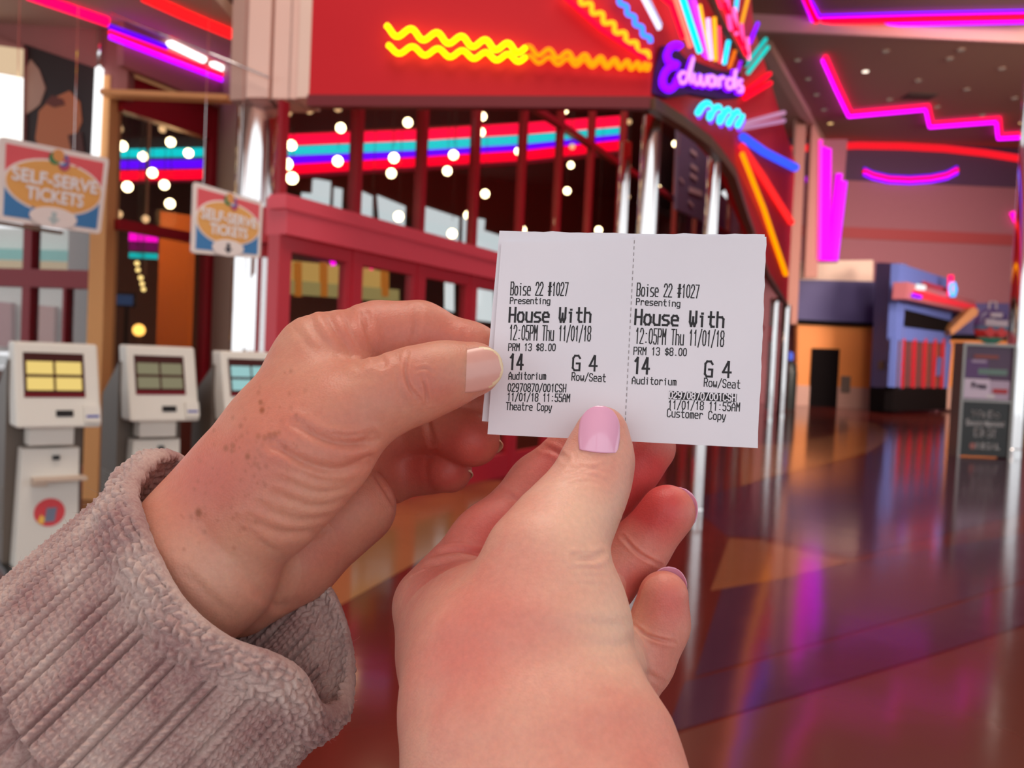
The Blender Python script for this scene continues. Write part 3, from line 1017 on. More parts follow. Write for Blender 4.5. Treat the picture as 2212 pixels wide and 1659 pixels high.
# amber-lit wall and small sign in the inner opening on the left
ab = MB()
pA, pB = at(345, 500, 12.5), at(412, 500, 12.8)
ab.hexa([(pA.x, pA.y, 0), (pB.x, pB.y, 0), (pB.x, pB.y + 0.2, 0), (pA.x, pA.y + 0.2, 0)], [(pA.x, pA.y, 3.4), (pB.x, pB.y, 3.4), (pB.x, pB.y + 0.2, 3.4), (pA.x, pA.y + 0.2, 3.4)])
ab.build('wall_amber', mat('amber_wall', srgb(214, 110, 30), rough=0.6), kind='structure')
lp = bpy.data.lights.new('amber_lamp', 'POINT'); lp.energy = 22; lp.color = (1, 0.6, 0.25); lp.shadow_soft_size = 0.15
lo_ = bpy.data.objects.new('amber_lamp', lp); lo_.location = at(360, 470, 11.6); COL.objects.link(lo_)
VS_ = vplane((0, 13.2), (1, 13.2))
sgx = thing('neon_sign', 'small magenta and teal lit sign deep inside the left opening', 'neon sign', tuple(VS_(308, 560)))
for y0, y1, c, s, nm in ((500, 520, (255, 0, 200), 1.7, 'lit_panel'), (520, 540, (120, 10, 90), 0.9, 'lit_panel'), (545, 556, (0, 190, 190), 1.2, 'lit_panel')):
    b = MB(); b.plate([VS_(x, y) for x, y in ((278, y1), (279, y0), (338, y0 + 3), (337, y1 + 3))], (0, -1, 0), 0.06)
    b.build(nm, glow('lit_%d' % y0, srgb(*c), s), sgx)
b = MB(); q = VS_(308, 540)
b.box(q.x - 0.02, q.x + 0.02, q.y + 0.07, q.y + 0.10, q.z - 0.4, 7.2)
b.build('mount', M_dark, sgx)
for x, y, d, r, lb in ((300, 713, 11.0, 0.06, 'orange glowing lamp low inside the left opening'),):
    p = at(x, y, d)
    t = thing('table_lamp', lb, 'lamp', (p.x, p.y, 0))
    b = MB(); b.sphere(p, r * 1.3, 8); b.build('lamp_globe', glow('lamp_orange', (1, 0.5, 0.1), 3.0), t, smooth=True)
    b = MB(); b.tube([(p.x, p.y, 0.03), (p.x, p.y, p.z - 0.05)], 0.02); b.lathe([(0.16, 0), (0.16, 0.03)], (p.x, p.y, 0), 16); b.build('lamp_stand', M_dark, t)
p = at(270, 648, 11.6)
t = thing('monitor', 'dark monitor with a bluish picture inside the left opening', 'monitor', (p.x, p.y, 0))
b = MB(); b.box(p.x - 0.14, p.x + 0.14, p.y, p.y + 0.05, p.z - 0.1, p.z + 0.1); b.build('monitor_case', M_black, t)
b = MB(); b.box(p.x - 0.11, p.x + 0.11, p.y - 0.006, p.y, p.z - 0.07, p.z + 0.07); b.build('screen', glow('screen_blue', srgb(40, 60, 90), 1.0), t)
b = MB(); b.box(p.x - 0.03, p.x + 0.03, p.y + 0.05, p.y + 0.09, 0, p.z); b.build('monitor_post', M_black, t)

# ------------------------------------------------------------------ self-serve ticket machines
M_kw = mat('kiosk_white', srgb(232, 228, 218), rough=0.4, noise=0.015)
M_kw2 = mat('kiosk_cream_side', srgb(206, 184, 164), rough=0.45)
M_kd = mat('kiosk_cabinet', srgb(104, 92, 82), rough=0.5)
M_kb = mat('kiosk_black', (0.010, 0.010, 0.011), rough=0.35)
M_scr = mat('kiosk_screen', srgb(40, 18, 18), rough=0.15, emit=srgb(60, 30, 28), strength=0.7)


def kiosk(px, d, rz, hs, label, tiles, foot, detail=True):
    p = at(px, 1000, d)
    t = thing('ticket_kiosk', label, 'ticket machine', (p.x, p.y, 0), rz, 'self-serve ticket machines')
    # local axes: +x right of the customer, -y towards the customer
    lean = 0.16
    b = MB()
    b.hexa([(-.245, -.20, .92), (.245, -.20, .92), (.245, .02, .92), (-.245, .02, .92)], [(-.245, -.20 + lean, hs), (.245, -.20 + lean, hs), (.245, .14, hs), (-.245, .14, hs)])
    hd = b.build('kiosk_head', M_kw, t, local=True, bevel=0.018)

    def face(x0, x1, z0, z1, off, m_, nm, par, th=0.012):
        b2 = MB()
        nv = Vector((0, -(hs - .92), -lean)).normalized()

        def P(x, z):
            return Vector((x, -.20 + lean * (z - .92) / (hs - .92), z)) + Vector((0, -1, 0)) * off
        b2.plate([P(x0, z0), P(x1, z0), P(x1, z1), P(x0, z1)], (0, -1, lean / (hs - .92)), th)
        return b2.build(nm, m_, par, local=True)
    sc = face(-.195, .155, 1.11, 1.39, .004, M_scr, 'screen', t)
    cw = .15
    for i in range(2):
        for j in range(2):
            x0 = -.178 + i * .165
            z0 = 1.155 + (1 - j) * .1
            face(x0, x0 + cw, z0, z0 + .08, .0065, glow('tile_%d_%d' % (px, 0), srgb(*tiles), 0.95), 'screen_tile', sc, 0.004)
    face(-.195, .155, 1.112, 1.135, .0062, glow('screen_strip', srgb(110, 16, 26), 0.8), 'screen_bar', sc, 0.003)
    face(-.02, .08, .99, 1.03, .006, M_kb, 'card_slot', t, 0.02)
    rd = face(.14, .235, .955, 1.06, .03, M_kw, 'card_reader', t, 0.03)
    face(.15, .225, .985, 1.0, .033, mat('reader_blue', srgb(70, 80, 170), rough=0.4), 'reader_stripe', rd, 0.004)
    b = MB(); b.box(-.16, .10, -.13, .02, .80, .925)
    b.build('kiosk_neck', M_kw, t, local=True, bevel=0.008)
    b = MB(); b.hexa([(-.22, -.13, 0.0), (.14, -.13, 0.0), (.14, .04, 0.0), (-.22, .04, 0.0)], [(-.19, -.10, .78), (.14, -.10, .78), (.14, .04, .78), (-.19, .04, .78)])
    ped = b.build('pedestal', M_kw, t, local=True, bevel=0.006)
    b = MB(); b.box(-.02, .02, -.125, -.09, .705, .735); b.build('keyhole', M_kb, t, local=True)
    b = MB(); b.box(-.14, .17, -.20, -.09, .575, .60); b.box(-.14, -.06, -.19, -.09, .55, .575); b.build('receipt_tray', M_kw2, t, local=True, bevel=0.004)
    if detail:
        b = MB()
        n = 28
        yb = lambda z: -.13 + .03 * z / .78 - .004
        b.add([(-.03 + .09 * math.cos(2 * math.pi * k / n), yb(.37 + .09 * math.sin(2 * math.pi * k / n)), .37 + .09 * math.sin(2 * math.pi * k / n)) for k in range(n)], [tuple(range(n))])
        st = b.build('round_sticker', mat('sticker_red', srgb(226, 66, 74), rough=0.4), t, local=True)
        b = MB(); b.add([(-.06, yb(.33) - .004, .31), (.0, yb(.33) - .004, .31), (.012, yb(.4) - .004, .40), (-.048, yb(.4) - .004, .40)], [(0, 1, 2, 3)])
        b.build('sticker_phone', mat('sticker_grey', srgb(120, 128, 150), rough=0.4), st, local=True)
        b = MB(); b.add([(-.10, yb(.31) - .003, .315), (-.07, yb(.31) - .003, .295), (-.05, yb(.33) - .003, .33), (-.08, yb(.33) - .003, .36)], [(0, 1, 2, 3)])
        b.build('sticker_flash', mat('sticker_yellow', srgb(255, 200, 90), rough=0.4), st, local=True)
    # grey cabinet behind with a top that slopes away
    b = MB()
    b.hexa([(-.26, .05, 0), (.19, .05, 0), (.19, .47, 0), (-.26, .47, 0)], [(-.26, .05, 1.34), (.19, .05, 1.34), (.19, .47, 1.08), (-.26, .47, 1.08)])
    cb = b.build('cabinet', M_kd, t, local=True)
    b = MB()
    for k in range(14):
        z = .22 + k * .022
        b.box(-.266, -.259, .09, .42, z, z + .009)
    b.build('louvre', mat('louvre_grey', srgb(150, 142, 134), rough=0.5), cb, local=True)
    b = MB(); b.box(-.27, .2, -.16, .48, 0, .03); b.build('plinth', M_kb, t, local=True)
    return t


RZK = math.radians(40)
kiosk(112, 5.55, RZK, 1.455, 'nearest white ticket machine, screen lit yellow, round red sticker below', (236, 205, 120), 0)
kiosk(336, 6.3, RZK, 1.46, 'middle white ticket machine with a dim grey screen', (128, 122, 96), 0)
kiosk(531, 6.6, RZK, 1.445, 'white ticket machine partly behind the left hand, screen with pale blue tiles', (150, 196, 196), 0)

# hanging SELF-SERVE TICKETS signs
M_sw = mat('sign_white', srgb(248, 236, 230), rough=0.5)
M_sr = mat('sign_coral', srgb(236, 96, 104), rough=0.5)
M_so = mat('sign_orange', srgb(242, 178, 96), rough=0.5)
M_sb = mat('sign_blue', srgb(64, 132, 192), rough=0.5)
M_st = mat('sign_lettering', srgb(250, 246, 246), rough=0.4)
M_sg = mat('sign_arrow_grey', srgb(190, 206, 206), rough=0.5)
M_sk = mat('sign_arrow_dark', srgb(60, 60, 70), rough=0.5)


def ticket_sign(tl, tr, br, bl, d0, d1, label, arrow, rod):
    TL, TR, BR_, BL = at(*tl, d0), at(*tr, d1), at(*br, d1), at(*bl, d0)
    c = (BL + BR_) / 2
    t = thing('hanging_sign', label, 'sign', tuple(c), group='self-serve tickets signs')
    nv = (TR - TL).cross(BL - TL).normalized()
    if nv.dot(FWD) > 0: nv = -nv
    ux, uy = (TR - TL), (TL - BL)

    def P(u, v, off=0.0):
        return (TL * (1 - u) + TR * u) * v + (BL * (1 - u) + BR_ * u) * (1 - v) + nv * off
    rim = []
    for cx, cy, a0 in ((.96, .95, 0), (.04, .95, 90), (.04, .05, 180), (.96, .05, 270)):
        for k in range(5):
            a = math.radians(a0 + 22.5 * k)
            rim.append((cx + .04 * math.cos(a), cy + .05 * math.sin(a)))
    b = MB(); b.plate([P(u, v) for u, v in rim], nv, 0.02); b.build('sign_board', M_sw, t)

    def flat(uv, off, m_, nm):
        b = MB(); b.plate([P(u, v, off) for u, v in uv], nv, 0.002); return b.build(nm, m_, t)
    flat([(.05, .5), (.95, .5), (.95, .93), (.05, .93)], .003, M_sr, 'sign_field')['label'] = 'coral upper field'
    flat([(.05, .06), (.95, .06), (.95, .5), (.05, .5)], .003, M_sb, 'sign_field')['label'] = 'blue lower field'
    el = lambda cx, cy, rx, ry, n=40: [(cx + rx * math.cos(2 * math.pi * k / n), cy + ry * math.sin(2 * math.pi * k / n)) for k in range(n)]
    flat(el(.5, .50, .47, .345), .006, M_sw, 'oval_border')
    flat(el(.5, .50, .445, .318), .009, M_so, 'oval')
    flat(el(.5, .12, .23, .13), .011, M_sw, 'arrow_patch')
    flat([(.5, .03), (.56, .11), (.525, .11), (.525, .19), (.475, .19), (.475, .11), (.44, .11)], .013, arrow, 'arrow')
    uxn, uyn = ux.normalized(), uy.normalized()
    wS = ux.length
    for wd, cy, fw in (('SELF-SERVE', .575, .80), ('TICKETS', .375, .54)):
        tv, tf = text_geo(wd, 1.0)
        w_ = max(p[0] for p in tv) - min(p[0] for p in tv)
        h_ = max(p[1] for p in tv) - min(p[1] for p in tv)
        b = MB()
        for k, (dx, dy) in enumerate(((0, 0), (.006, 0), (-.006, 0), (0, .008), (0, -.008))):
            b.add([P(.5 + x / w_ * fw + dx, cy + y / h_ * .155 + dy, .015 + .0002 * k) for x, y in tv], tf)
        b.build('sign_text', M_st, t)['label'] = 'white word ' + wd
    for cx, cy, c_, nm in ((.47, .86, (70, 140, 90), 'green'), (.545, .85, (60, 110, 180), 'blue'), (.5, .90, (230, 160, 90), 'orange'), (.56, .80, (200, 80, 110), 'pink'), (.53, .84, (226, 226, 232), 'pale')):
        flat(el(cx, cy, .055 if nm != 'pale' else .03, .08 if nm != 'pale' else .05, 16), .012 + .0015 * len(nm) / 3, mat('emblem_' + nm, srgb(*c_), rough=0.5), 'emblem_petal')
    for u in (.14, .66):
        q = P(u, 1.0, -.01)
        b = MB()
        b.tube([q, (q.x, q.y, 4.33)], 0.0022, sides=5)
        b.build('hanging_wire', M_chrome, t)
    if rod:
        b = MB(); b.tube([P(-.05, -.03, -.02), P(.62, -.045, -.02)], 0.014, sides=8); b.build('sign_rod', mat('rod_grey', srgb(160, 150, 136), rough=0.4, metal=0.6), t)


ticket_sign((0, 294), (236, 342), (217, 506), (-6, 474), 5.35, 6.05, 'larger hanging SELF-SERVE TICKETS sign with a grey arrow, above the nearest ticket machine', M_sg, True)
ticket_sign((419, 392), (568, 436), (562, 558), (414, 546), 6.05, 6.5, 'smaller hanging SELF-SERVE TICKETS sign with a dark arrow, in front of the bright chrome column', M_sk, False)

# poster and light panel over the street windows
PA, PB = (-9, 8.05), (-3.9, 7.98)
VP = vplane((-9, 8.02), (-3.85, 8.02))
ps = thing('film_poster', 'dark poster with a face high on the left wall beside the bright panel', 'poster', tuple(VP(130, 338)))


def pp(pix, off, m_, nm, th=0.012):
    b = MB(); b.plate([on_vp(x, y, (0, 8.02 - off), (1, 8.02 - off)) for x, y in pix], (0, -1, 0), th); return b.build(nm, m_, ps)


pp([(46, 345), (52, 95), (214, 150), (204, 352)], 0.20, mat('poster_dark', srgb(44, 28, 28), rough=0.5), 'poster_sheet', 0.03)
pp([(50, 250), (54, 150), (66, 128), (84, 150), (98, 190), (86, 225), (70, 238)], 0.212, mat('poster_tan', srgb(190, 150, 130), rough=0.5), 'picture_patch')
pp([(76, 300), (84, 240), (110, 214), (150, 196), (172, 220), (176, 262), (160, 300), (150, 340), (96, 344)], 0.214, mat('poster_skin', srgb(196, 116, 76), rough=0.5), 'picture_face')
pp([(96, 222), (112, 206), (136, 214), (140, 226), (116, 232)], 0.222, mat('poster_shade', srgb(110, 50, 40), rough=0.5), 'picture_brow', 0.006)
pp([(146, 292), (176, 284), (182, 330), (158, 345)], 0.222, mat('poster_dusk', srgb(84, 40, 34), rough=0.5), 'picture_shade', 0.006)
lt = thing('light_box', 'glowing white panel at the far left edge, left of the face poster', 'light panel', tuple(VP(20, 380)))
b = MB(); b.plate([on_vp(x, y, (0, 7.76), (1, 7.76)) for x, y in ((-60, 372), (-60, 60), (50, 100), (47, 386))], (0, -1, 0), 0.08); b.build('panel_case', M_brn, lt)
b = MB(); b.plate([on_vp(x, y, (0, 7.75), (1, 7.75)) for x, y in ((-50, 366), (-50, 150), (49, 168), (46, 372))], (0, -1, 0), 0.01); b.build('panel_face', glow('panel_white', (1, 0.98, 0.93), 1.6), lt)
b = MB(); b.plate([on_vp(x, y, (0, 7.75), (1, 7.75)) for x, y in ((-50, 148), (-50, 92), (50, 106), (49, 166))], (0, -1, 0), 0.01); b.build('panel_top', glow('panel_cream', srgb(226, 196, 160), 0.9), lt)
b = MB()
b.tube([on_vp(216, 60, (0, 7.81), (1, 7.81)), on_vp(215, 148, (0, 7.81), (1, 7.81))], 0.02, sides=10, mi=1)
b.tube([on_vp(215, 148, (0, 7.81), (1, 7.81)), on_vp(206, 342, (0, 7.81), (1, 7.81))], 0.036, sides=10)  # glowing tube in place of a thin reflection on chrome
tag(b.build('reflection_strip', [glow('strip_white', (1, 1, 1), 1.5), M_chrome], smooth=True), 'upright glowing strip imitating a chrome reflection beside the tan frame, right of the face poster', 'lamp')

# outdoors beyond the street windows: a long low building and a parked car
bd = thing('building', 'low pale building with a teal stripe across the street, seen through the left windows', 'building', tuple(at(60, 700, 34)))
VB = vplane((-40, 33), (-14, 34.2))
for pix, c, nm in (([(-120, 760), (-120, 490), (215, 500), (210, 760)], (232, 232, 224), 'wall'), ([(-120, 560), (-120, 536), (215, 546), (215, 570)], (130, 210, 200), 'stripe'), ([(-120, 584), (-120, 560), (215, 570), (215, 592)], (236, 206, 150), 'awning'),
                   ([(90, 752), (92, 660), (132, 664), (130, 754)], (206, 150, 140), 'shop_front'), ([(0, 748), (0, 652), (40, 656), (40, 750)], (190, 130, 130), 'shop_front')):
    b = MB(); b.plate([VB(x, y) - Vector((0, .1 if nm == 'wall' else .5, 0)) for x, y in pix], (0, -1, 0), 0.3)
    b.build(nm, mat('street_%s_%d' % (nm, c[0]), srgb(*c), rough=0.7), bd)

# ------------------------------------------------------------------ far right hall: booth, stand, bins, downlights
M_blu = mat('booth_blue', srgb(74, 66, 116), rough=0.6)
M_blu2 = mat('booth_light_blue', srgb(92, 108, 176), rough=0.6)
M_ora = mat('booth_orange', srgb(232, 140, 66), rough=0.6)
M_bkb = mat('booth_black', srgb(16, 10, 11), rough=0.85, spec=0.1)
M_bse = mat('booth_pale_base', srgb(196, 150, 134), rough=0.6)
Y0 = 35.6
VQ = vplane((0, Y0), (1, Y0))
booth = thing('booth_front', 'blue and orange corner shopfront with a red marquee at the end of the hall', 'shopfront', tuple(VQ(1960, 885))[:2] + (0,))


def bplate(pix, vp, off, th, m_, nm, nv=(0, -1, 0), par=None):
    nv = Vector(nv).normalized()
    b = MB(); b.plate([vp(x, y) + nv * off for x, y in pix], nv, th)
    return b.build(nm, m_, par or booth)


bplate([(1724, 604), (1890, 608), (1888, 700), (1722, 694)], VQ, 0, .5, M_blu, 'upper_wall')
bplate([(1716, 690), (1888, 698), (1887, 706), (1716, 700)], VQ, .12, .5, M_bkb, 'cornice')
bplate([(1722, 880), (1724, 698), (1888, 704), (1878, 882)], VQ, -.05, .4, M_ora, 'lower_wall')
bplate([(1716, 884), (1718, 832), (1882, 838), (1880, 885)], VQ, 0.02, .1, M_bse, 'wall_base')
dr = bplate([(1747, 880), (1754, 752), (1813, 754), (1806, 882)], VQ, .06, .1, M_bkb, 'shop_door')
bplate([(1815, 848), (1817, 812), (1837, 813), (1835, 849)], VQ, .05, .05, mat('notice_grey', srgb(110, 92, 82)), 'notice')
bplate([(1736, 606), (1738, 562), (1893, 560), (1892, 612)], VQ, -.3, .4, M_wht, 'parapet')
T0, T1 = at(1943, 700, 31.6), at(2062, 700, 35.8)
VT_ = vplane(V2(T0), V2(T1))
tn = Vector((T1.y - T0.y, -(T1.x - T0.x), 0)).normalized()
VTL = vplane((at(1888, 700, 33.6).x, at(1888, 700, 33.6).y), V2(T0))
tln = Vector((T0.y - at(1888, 700, 33.6).y, -(T0.x - at(1888, 700, 33.6).x), 0)).normalized()
bplate([(1880, 838), (1892, 567), (1943, 569), (1928, 840)], VTL, 0, .3, M_blu, 'tower_side', tln)
bplate([(1880, 888), (1881, 836), (1928, 838), (1926, 890)], VTL, .04, .3, M_bkb, 'tower_base', tln)
bplate([(1899, 798), (1900, 780), (1912, 780), (1911, 798)], VTL, .05, .04, mat('notice_brown', srgb(84, 60, 44)), 'plaque', tln)
bplate([(1934, 735), (1943, 569), (2060, 606), (2052, 742)], VT_, 0, .3, M_blu2, 'tower_front', tn)
bplate([(1951, 705), (1954, 668), (2054, 694), (2050, 718)], VT_, .05, .06, M_bkb, 'dark_window', tn)
bplate([(1926, 888), (1929, 836), (2046, 838), (2044, 884)], VT_, .02, .3, M_bkb, 'stall_riser', tn)
bplate([(1924, 836), (1931, 728), (1936, 728), (1930, 836)], VT_, .08, .2, M_blu2, 'door_jamb', tn)
bplate([(2040, 838), (2046, 740), (2052, 742), (2044, 838)], VT_, .08, .2, M_blu2, 'door_jamb', tn)
bplate([(1930, 838), (1936, 730), (2047, 740), (2041, 838)], VT_, -.05, .1, mat('shop_glass', srgb(96, 62, 62), rough=0.2), 'glazing', tn)
for x in (1950, 1974, 1997, 2018, 2036):
    bplate([(x - 4, 838), (x, 732), (x + 4, 732), (x, 838)], VT_, .04, .08, M_redm, 'red_post', tn)
bplate([(2022, 812), (2025, 772), (2034, 772), (2031, 812)], VT_, .03, .04, mat('poster_blue', srgb(80, 100, 160)), 'small_poster', tn)
mq = bplate([(1927, 646), (1930, 610), (2080, 650), (2078, 678)], VT_, .5, .5, mat('marquee_mauve', srgb(170, 96, 104), rough=0.5), 'marquee', tn)
b = MB()
for i in range(13):
    x = 1960 + i * 9.2
    y = 630 + (x - 1960) * .255
    b.plate([VT_(a, c) + tn * .56 for a, c in ((x, y + 16 - i * .4), (x + .8, y), (x + 7, y + 1.6), (x + 6.2, y + 17.6 - i * .4))], tn, .04)
b.build('marquee_letters', mat('marquee_red', srgb(206, 40, 54), emit=srgb(206, 40, 54), strength=0.35), mq)
for pix, c, s, nm in (([(1936, 642), (1937, 634), (1957, 640), (1956, 646)], (140, 0, 255), 1.6, 'violet'), ([(1940, 634), (1941, 627), (1957, 631), (1957, 638)], (255, 30, 50), 1.6, 'red'), ([(1944, 626), (1946, 614), (1966, 618), (1964, 628)], (235, 235, 235), 1.2, 'white')):
    bplate(pix, VT_, .58, .03, glow('mq_' + nm, srgb(*c), s), 'neon_mark', tn, mq)
bplate([(1978, 618), (1980, 608), (2046, 628), (2044, 638)], VT_, .3, .1, mat('marquee_dark_red', srgb(150, 44, 56)), 'upper_lettering', tn, mq)
b = MB(); b.tube([VT_(2018, 595) + tn * .62, VT_(2017, 640) + tn * .62], .11, sides=8); b.build('neon_spike', glow('mq_pink', srgb(255, 20, 90), 2.0), mq, smooth=True)
b = MB(); b.tube([VT_(2016, 612) + tn * .68, VT_(2013, 624) + tn * .68, VT_(2016, 640) + tn * .68], .07, sides=8); b.tube([VT_(2021, 612) + tn * .68, VT_(2025, 626) + tn * .68, VT_(2021, 640) + tn * .68], .07, sides=8); b.build('neon_loop', glow('mq_cyan', srgb(60, 170, 255), 1.8), mq, smooth=True)
VR2 = vplane((0, 36.2), (1, 36.2))
bplate([(2040, 724), (2058, 655), (2200, 655), (2200, 724)], VR2, 0, .3, M_blu, 'upper_wall')
bplate([(2040, 733), (2040, 722), (2200, 724), (2200, 735)], VR2, .1, .3, M_bkb, 'cornice')
bplate([(2036, 880), (2040, 732), (2200, 734), (2200, 884)], VR2, -.05, .3, M_ora, 'lower_wall')
bplate([(2036, 884), (2036, 836), (2200, 838), (2200, 888)], VR2, .02, .1, M_bse, 'wall_base')
bplate([(2072, 836), (2076, 766), (2086, 766), (2082, 836)], VR2, .1, .1, M_redm, 'red_post')
bplate([(2052, 712), (2100, 664), (2114, 668), (2112, 680), (2056, 724)], vplane((0, 34.6), (1, 34.6)), 0, .6, mat('awning_brown', srgb(176, 116, 70)), 'awning')

# advertising stand with a round topper
st0 = at(2122, 985, 16.0)
stand = thing('poster_stand', 'tall grey-framed advertising stand at the right, dark lower panel reading We Do Entertainment BIG', 'poster stand', (st0.x, st0.y, 0))
VS2 = vplane((0, st0.y), (1, st0.y))
zb, zm, zt2 = 0.03, VS2(2122, 866).z, VS2(2135, 742).z
xa, xb = VS2(2071, 980).x, VS2(2176, 980).x
M_fr = mat('stand_frame', srgb(150, 146, 142), rough=0.3, metal=0.6)
b = MB(); b.box(xa, xb, st0.y, st0.y + .3, zb, zm); b.build('lower_panel', mat('stand_black', srgb(40, 42, 42), rough=0.35), stand)
b = MB(); b.box(xa, xb, st0.y + .02, st0.y + .28, zm, zt2 - .04); up_ = b.build('poster', mat('poster_plum', srgb(82, 50, 84), rough=0.3), stand)
for x in (xa - .02, xb + .02):
    b = MB(); b.box(x - .025, x + .025, st0.y - .03, st0.y + .33, 0, zt2); b.build('frame_post', M_fr, stand)
b = MB(); b.box(xa, xb, st0.y - .03, st0.y + .3, zm - .02, zm + .02); b.build('frame_rail', M_fr, stand)
b = MB(); b.box(xa, xb, st0.y - .03, st0.y + .3, zt2 - .05, zt2); b.build('frame_rail', M_fr, stand)
hh = zt2 - zm
wS = xb - xa
X = lambda u: xa + u * wS


def sp_(u0, u1, v0, v1, c, off, par, nm):
    b = MB(); y = st0.y + .02 - off
    b.box(X(u0), X(u1), y, y + .008, zm + v0 * hh, zm + v1 * hh)
    return b.build(nm, mat('stand_%d_%d_%d' % c, srgb(*c), rough=0.4), par)


sp_(.03, .97, .03, .36, (196, 176, 200), .012, up_, 'picture_band')
sp_(.02, .55, .05, .38, (222, 206, 226), .02, up_, 'picture_band')
sp_(.62, .92, .14, .22, (190, 50, 56), .022, up_, 'picture_mark')
sp_(.5, .66, .05, .12, (226, 220, 224), .024, up_, 'picture_mark')
sp_(.3, .9, .46, .56, (110, 140, 130), .012, up_, 'picture_mark')
sp_(.04, .5, .4, .72, (100, 66, 120), .011, up_, 'picture_mark')
sp_(.2, .7, .74, .8, (150, 70, 60), .014, up_, 'picture_mark')
sp_(.16, .46, .66, .71, (170, 150, 180), .014, up_, 'picture_mark')
b = MB(); word(b, 'Free', .16, (X(.32), st0.y - .012, zm + .26 * hh), (1, 0, 0), (0, 0, 1), bold=.006); b.build('poster_word', mat('word_plum', srgb(76, 48, 96)), up_)
for s_, u, v, h in (('We Do', .5, .76, .15), ('Entertainment', .5, .60, .135), ('BIG!', .5, .42, .2), ('REGAL', .58, .18, .13)):
    b = MB()
    word(b, s_, h * 1.15, (X(u), st0.y - .006, zb + v * (zm - zb)), (1, 0, 0), (0, 0, 1), bold=.007, fit=(.78 * wS if s_ == 'Entertainment' else None))
    b.build('lettering_line', mat('stand_white', srgb(245, 245, 245), rough=0.5), stand)
b = MB(); n = 20
b.add([(X(.27) + .06 * math.cos(2 * math.pi * k / n), st0.y - .006, zb + .18 * (zm - zb) + .06 * math.sin(2 * math.pi * k / n)) for k in range(n)], [tuple(range(n))]); b.build('logo_disc', mat('stand_logo', srgb(170, 110, 104)), stand)
bc = VS2(2150, 697)
ball = thing('round_topper', 'round purple and teal ball with a red band on top of the advertising stand', 'ball', (bc.x, st0.y + .1, zt2))
b = MB(); R_ = 0.335
b.sphere((bc.x, st0.y + .12, zt2 + R_ * .98), R_, 14, sc=(1, .45, 1))
o = b.build('ball', [mat('ball_purple', srgb(84, 62, 116), rough=0.3), mat('ball_blue', srgb(76, 98, 130), rough=0.3), mat('ball_red', srgb(206, 50, 50), rough=0.35), mat('ball_teal', srgb(84, 160, 134), rough=0.3)], ball, smooth=True)
for p in o.data.polygons:
    z = (p.center.z + ball.location.z - zt2) / (2 * R_)
    p.material_index = 3 if z < .2 else (2 if z < .36 + .0 * z else (1 if z < .52 else 0))
b = MB()
for dx, dz, w, h in ((-.11, .06, .09, .09), (.10, .05, .12, .08), (.0, .2, .11, .06)):
    b.box(bc.x + dx - w, bc.x + dx + w, st0.y + .12 - R_ * .47, st0.y + .12 - R_ * .38, zt2 + R_ + dz - h * .7, zt2 + R_ + dz + h * .7)
b.build('ball_patch', mat('ball_pale', srgb(196, 180, 190), rough=0.4), ball)
b = MB()
for dx in (-.10, .11):
    c_ = (bc.x + dx, 0, zt2 + R_ * .62)
    b.plate([(c_[0] + a * .12, st0.y + .12 - R_ * .47, c_[2] + d_ * .1) for a, d_ in ((-1, 0), (0, -1), (1, 0), (0, 1))], (0, -1, 0), .02)
b.build('ball_band', mat('ball_red2', srgb(214, 48, 48), rough=0.4), ball)
b = MB(); b.tube([(bc.x - .07, st0.y + .12, zt2 + 2 * R_ * .96), (bc.x - .06, st0.y + .12, zt2 + 2 * R_ + .12), (bc.x + .06, st0.y + .12, zt2 + 2 * R_ + .12), (bc.x + .07, st0.y + .12, zt2 + 2 * R_ * .96)], .02, sides=6); b.build('ball_loop', mat('ball_white', srgb(200, 190, 196)), ball)

# things standing far back
p = on_z(1700, 884, 0)
t = thing('waste_bin', 'dark rounded bin standing by the far end of the red storefront', 'bin', (p.x, p.y, 0))
b = MB(); b.lathe([(.28, 0), (.3, .1), (.3, 1.35), (.24, 1.7), (.08, 1.85)], (p.x, p.y, 0), 20); b.build('bin_body', mat('bin_green', srgb(40, 44, 42), rough=0.4), t, smooth=True)
b = MB(); b.lathe([(.12, 1.84), (.12, 2.1), (.02, 2.16)], (p.x, p.y, 0), 16); b.build('bin_light', glow('bin_blue', srgb(90, 110, 220), 1.0), t, smooth=True)
p = on_z(2057, 884, 0)
t = thing('floor_sign', 'small pale free-standing sign on the far floor left of the advertising stand', 'sign', (p.x, p.y, 0))
b = MB(); b.box(p.x - .16, p.x + .16, p.y, p.y + .1, 0.05, 1.25); b.build('sign_panel', mat('fs_panel', srgb(190, 170, 160)), t)
b = MB(); b.box(p.x - .14, p.x + .14, p.y - .02, p.y, .4, .62); b.build('sign_picture', mat('fs_yellow', srgb(220, 190, 60)), t)
b = MB(); b.box(p.x - .22, p.x + .22, p.y - .1, p.y + .2, 0, .05); b.build('sign_foot', M_redm, t)
p = on_z(2205, 900, 0)
t = thing('waste_bin', 'yellow-topped bin at the right edge beside the dark column', 'bin', (p.x, p.y, 0))
b = MB(); b.lathe([(.34, 0), (.36, .7)], (p.x, p.y, 0), 18); b.build('bin_body', M_bkb, t)
b = MB(); b.lathe([(.38, .7), (.38, .9), (.3, 1.0)], (p.x, p.y, 0), 18); b.build('bin_lid', mat('bin_yellow', srgb(190, 190, 50), rough=0.5), t)

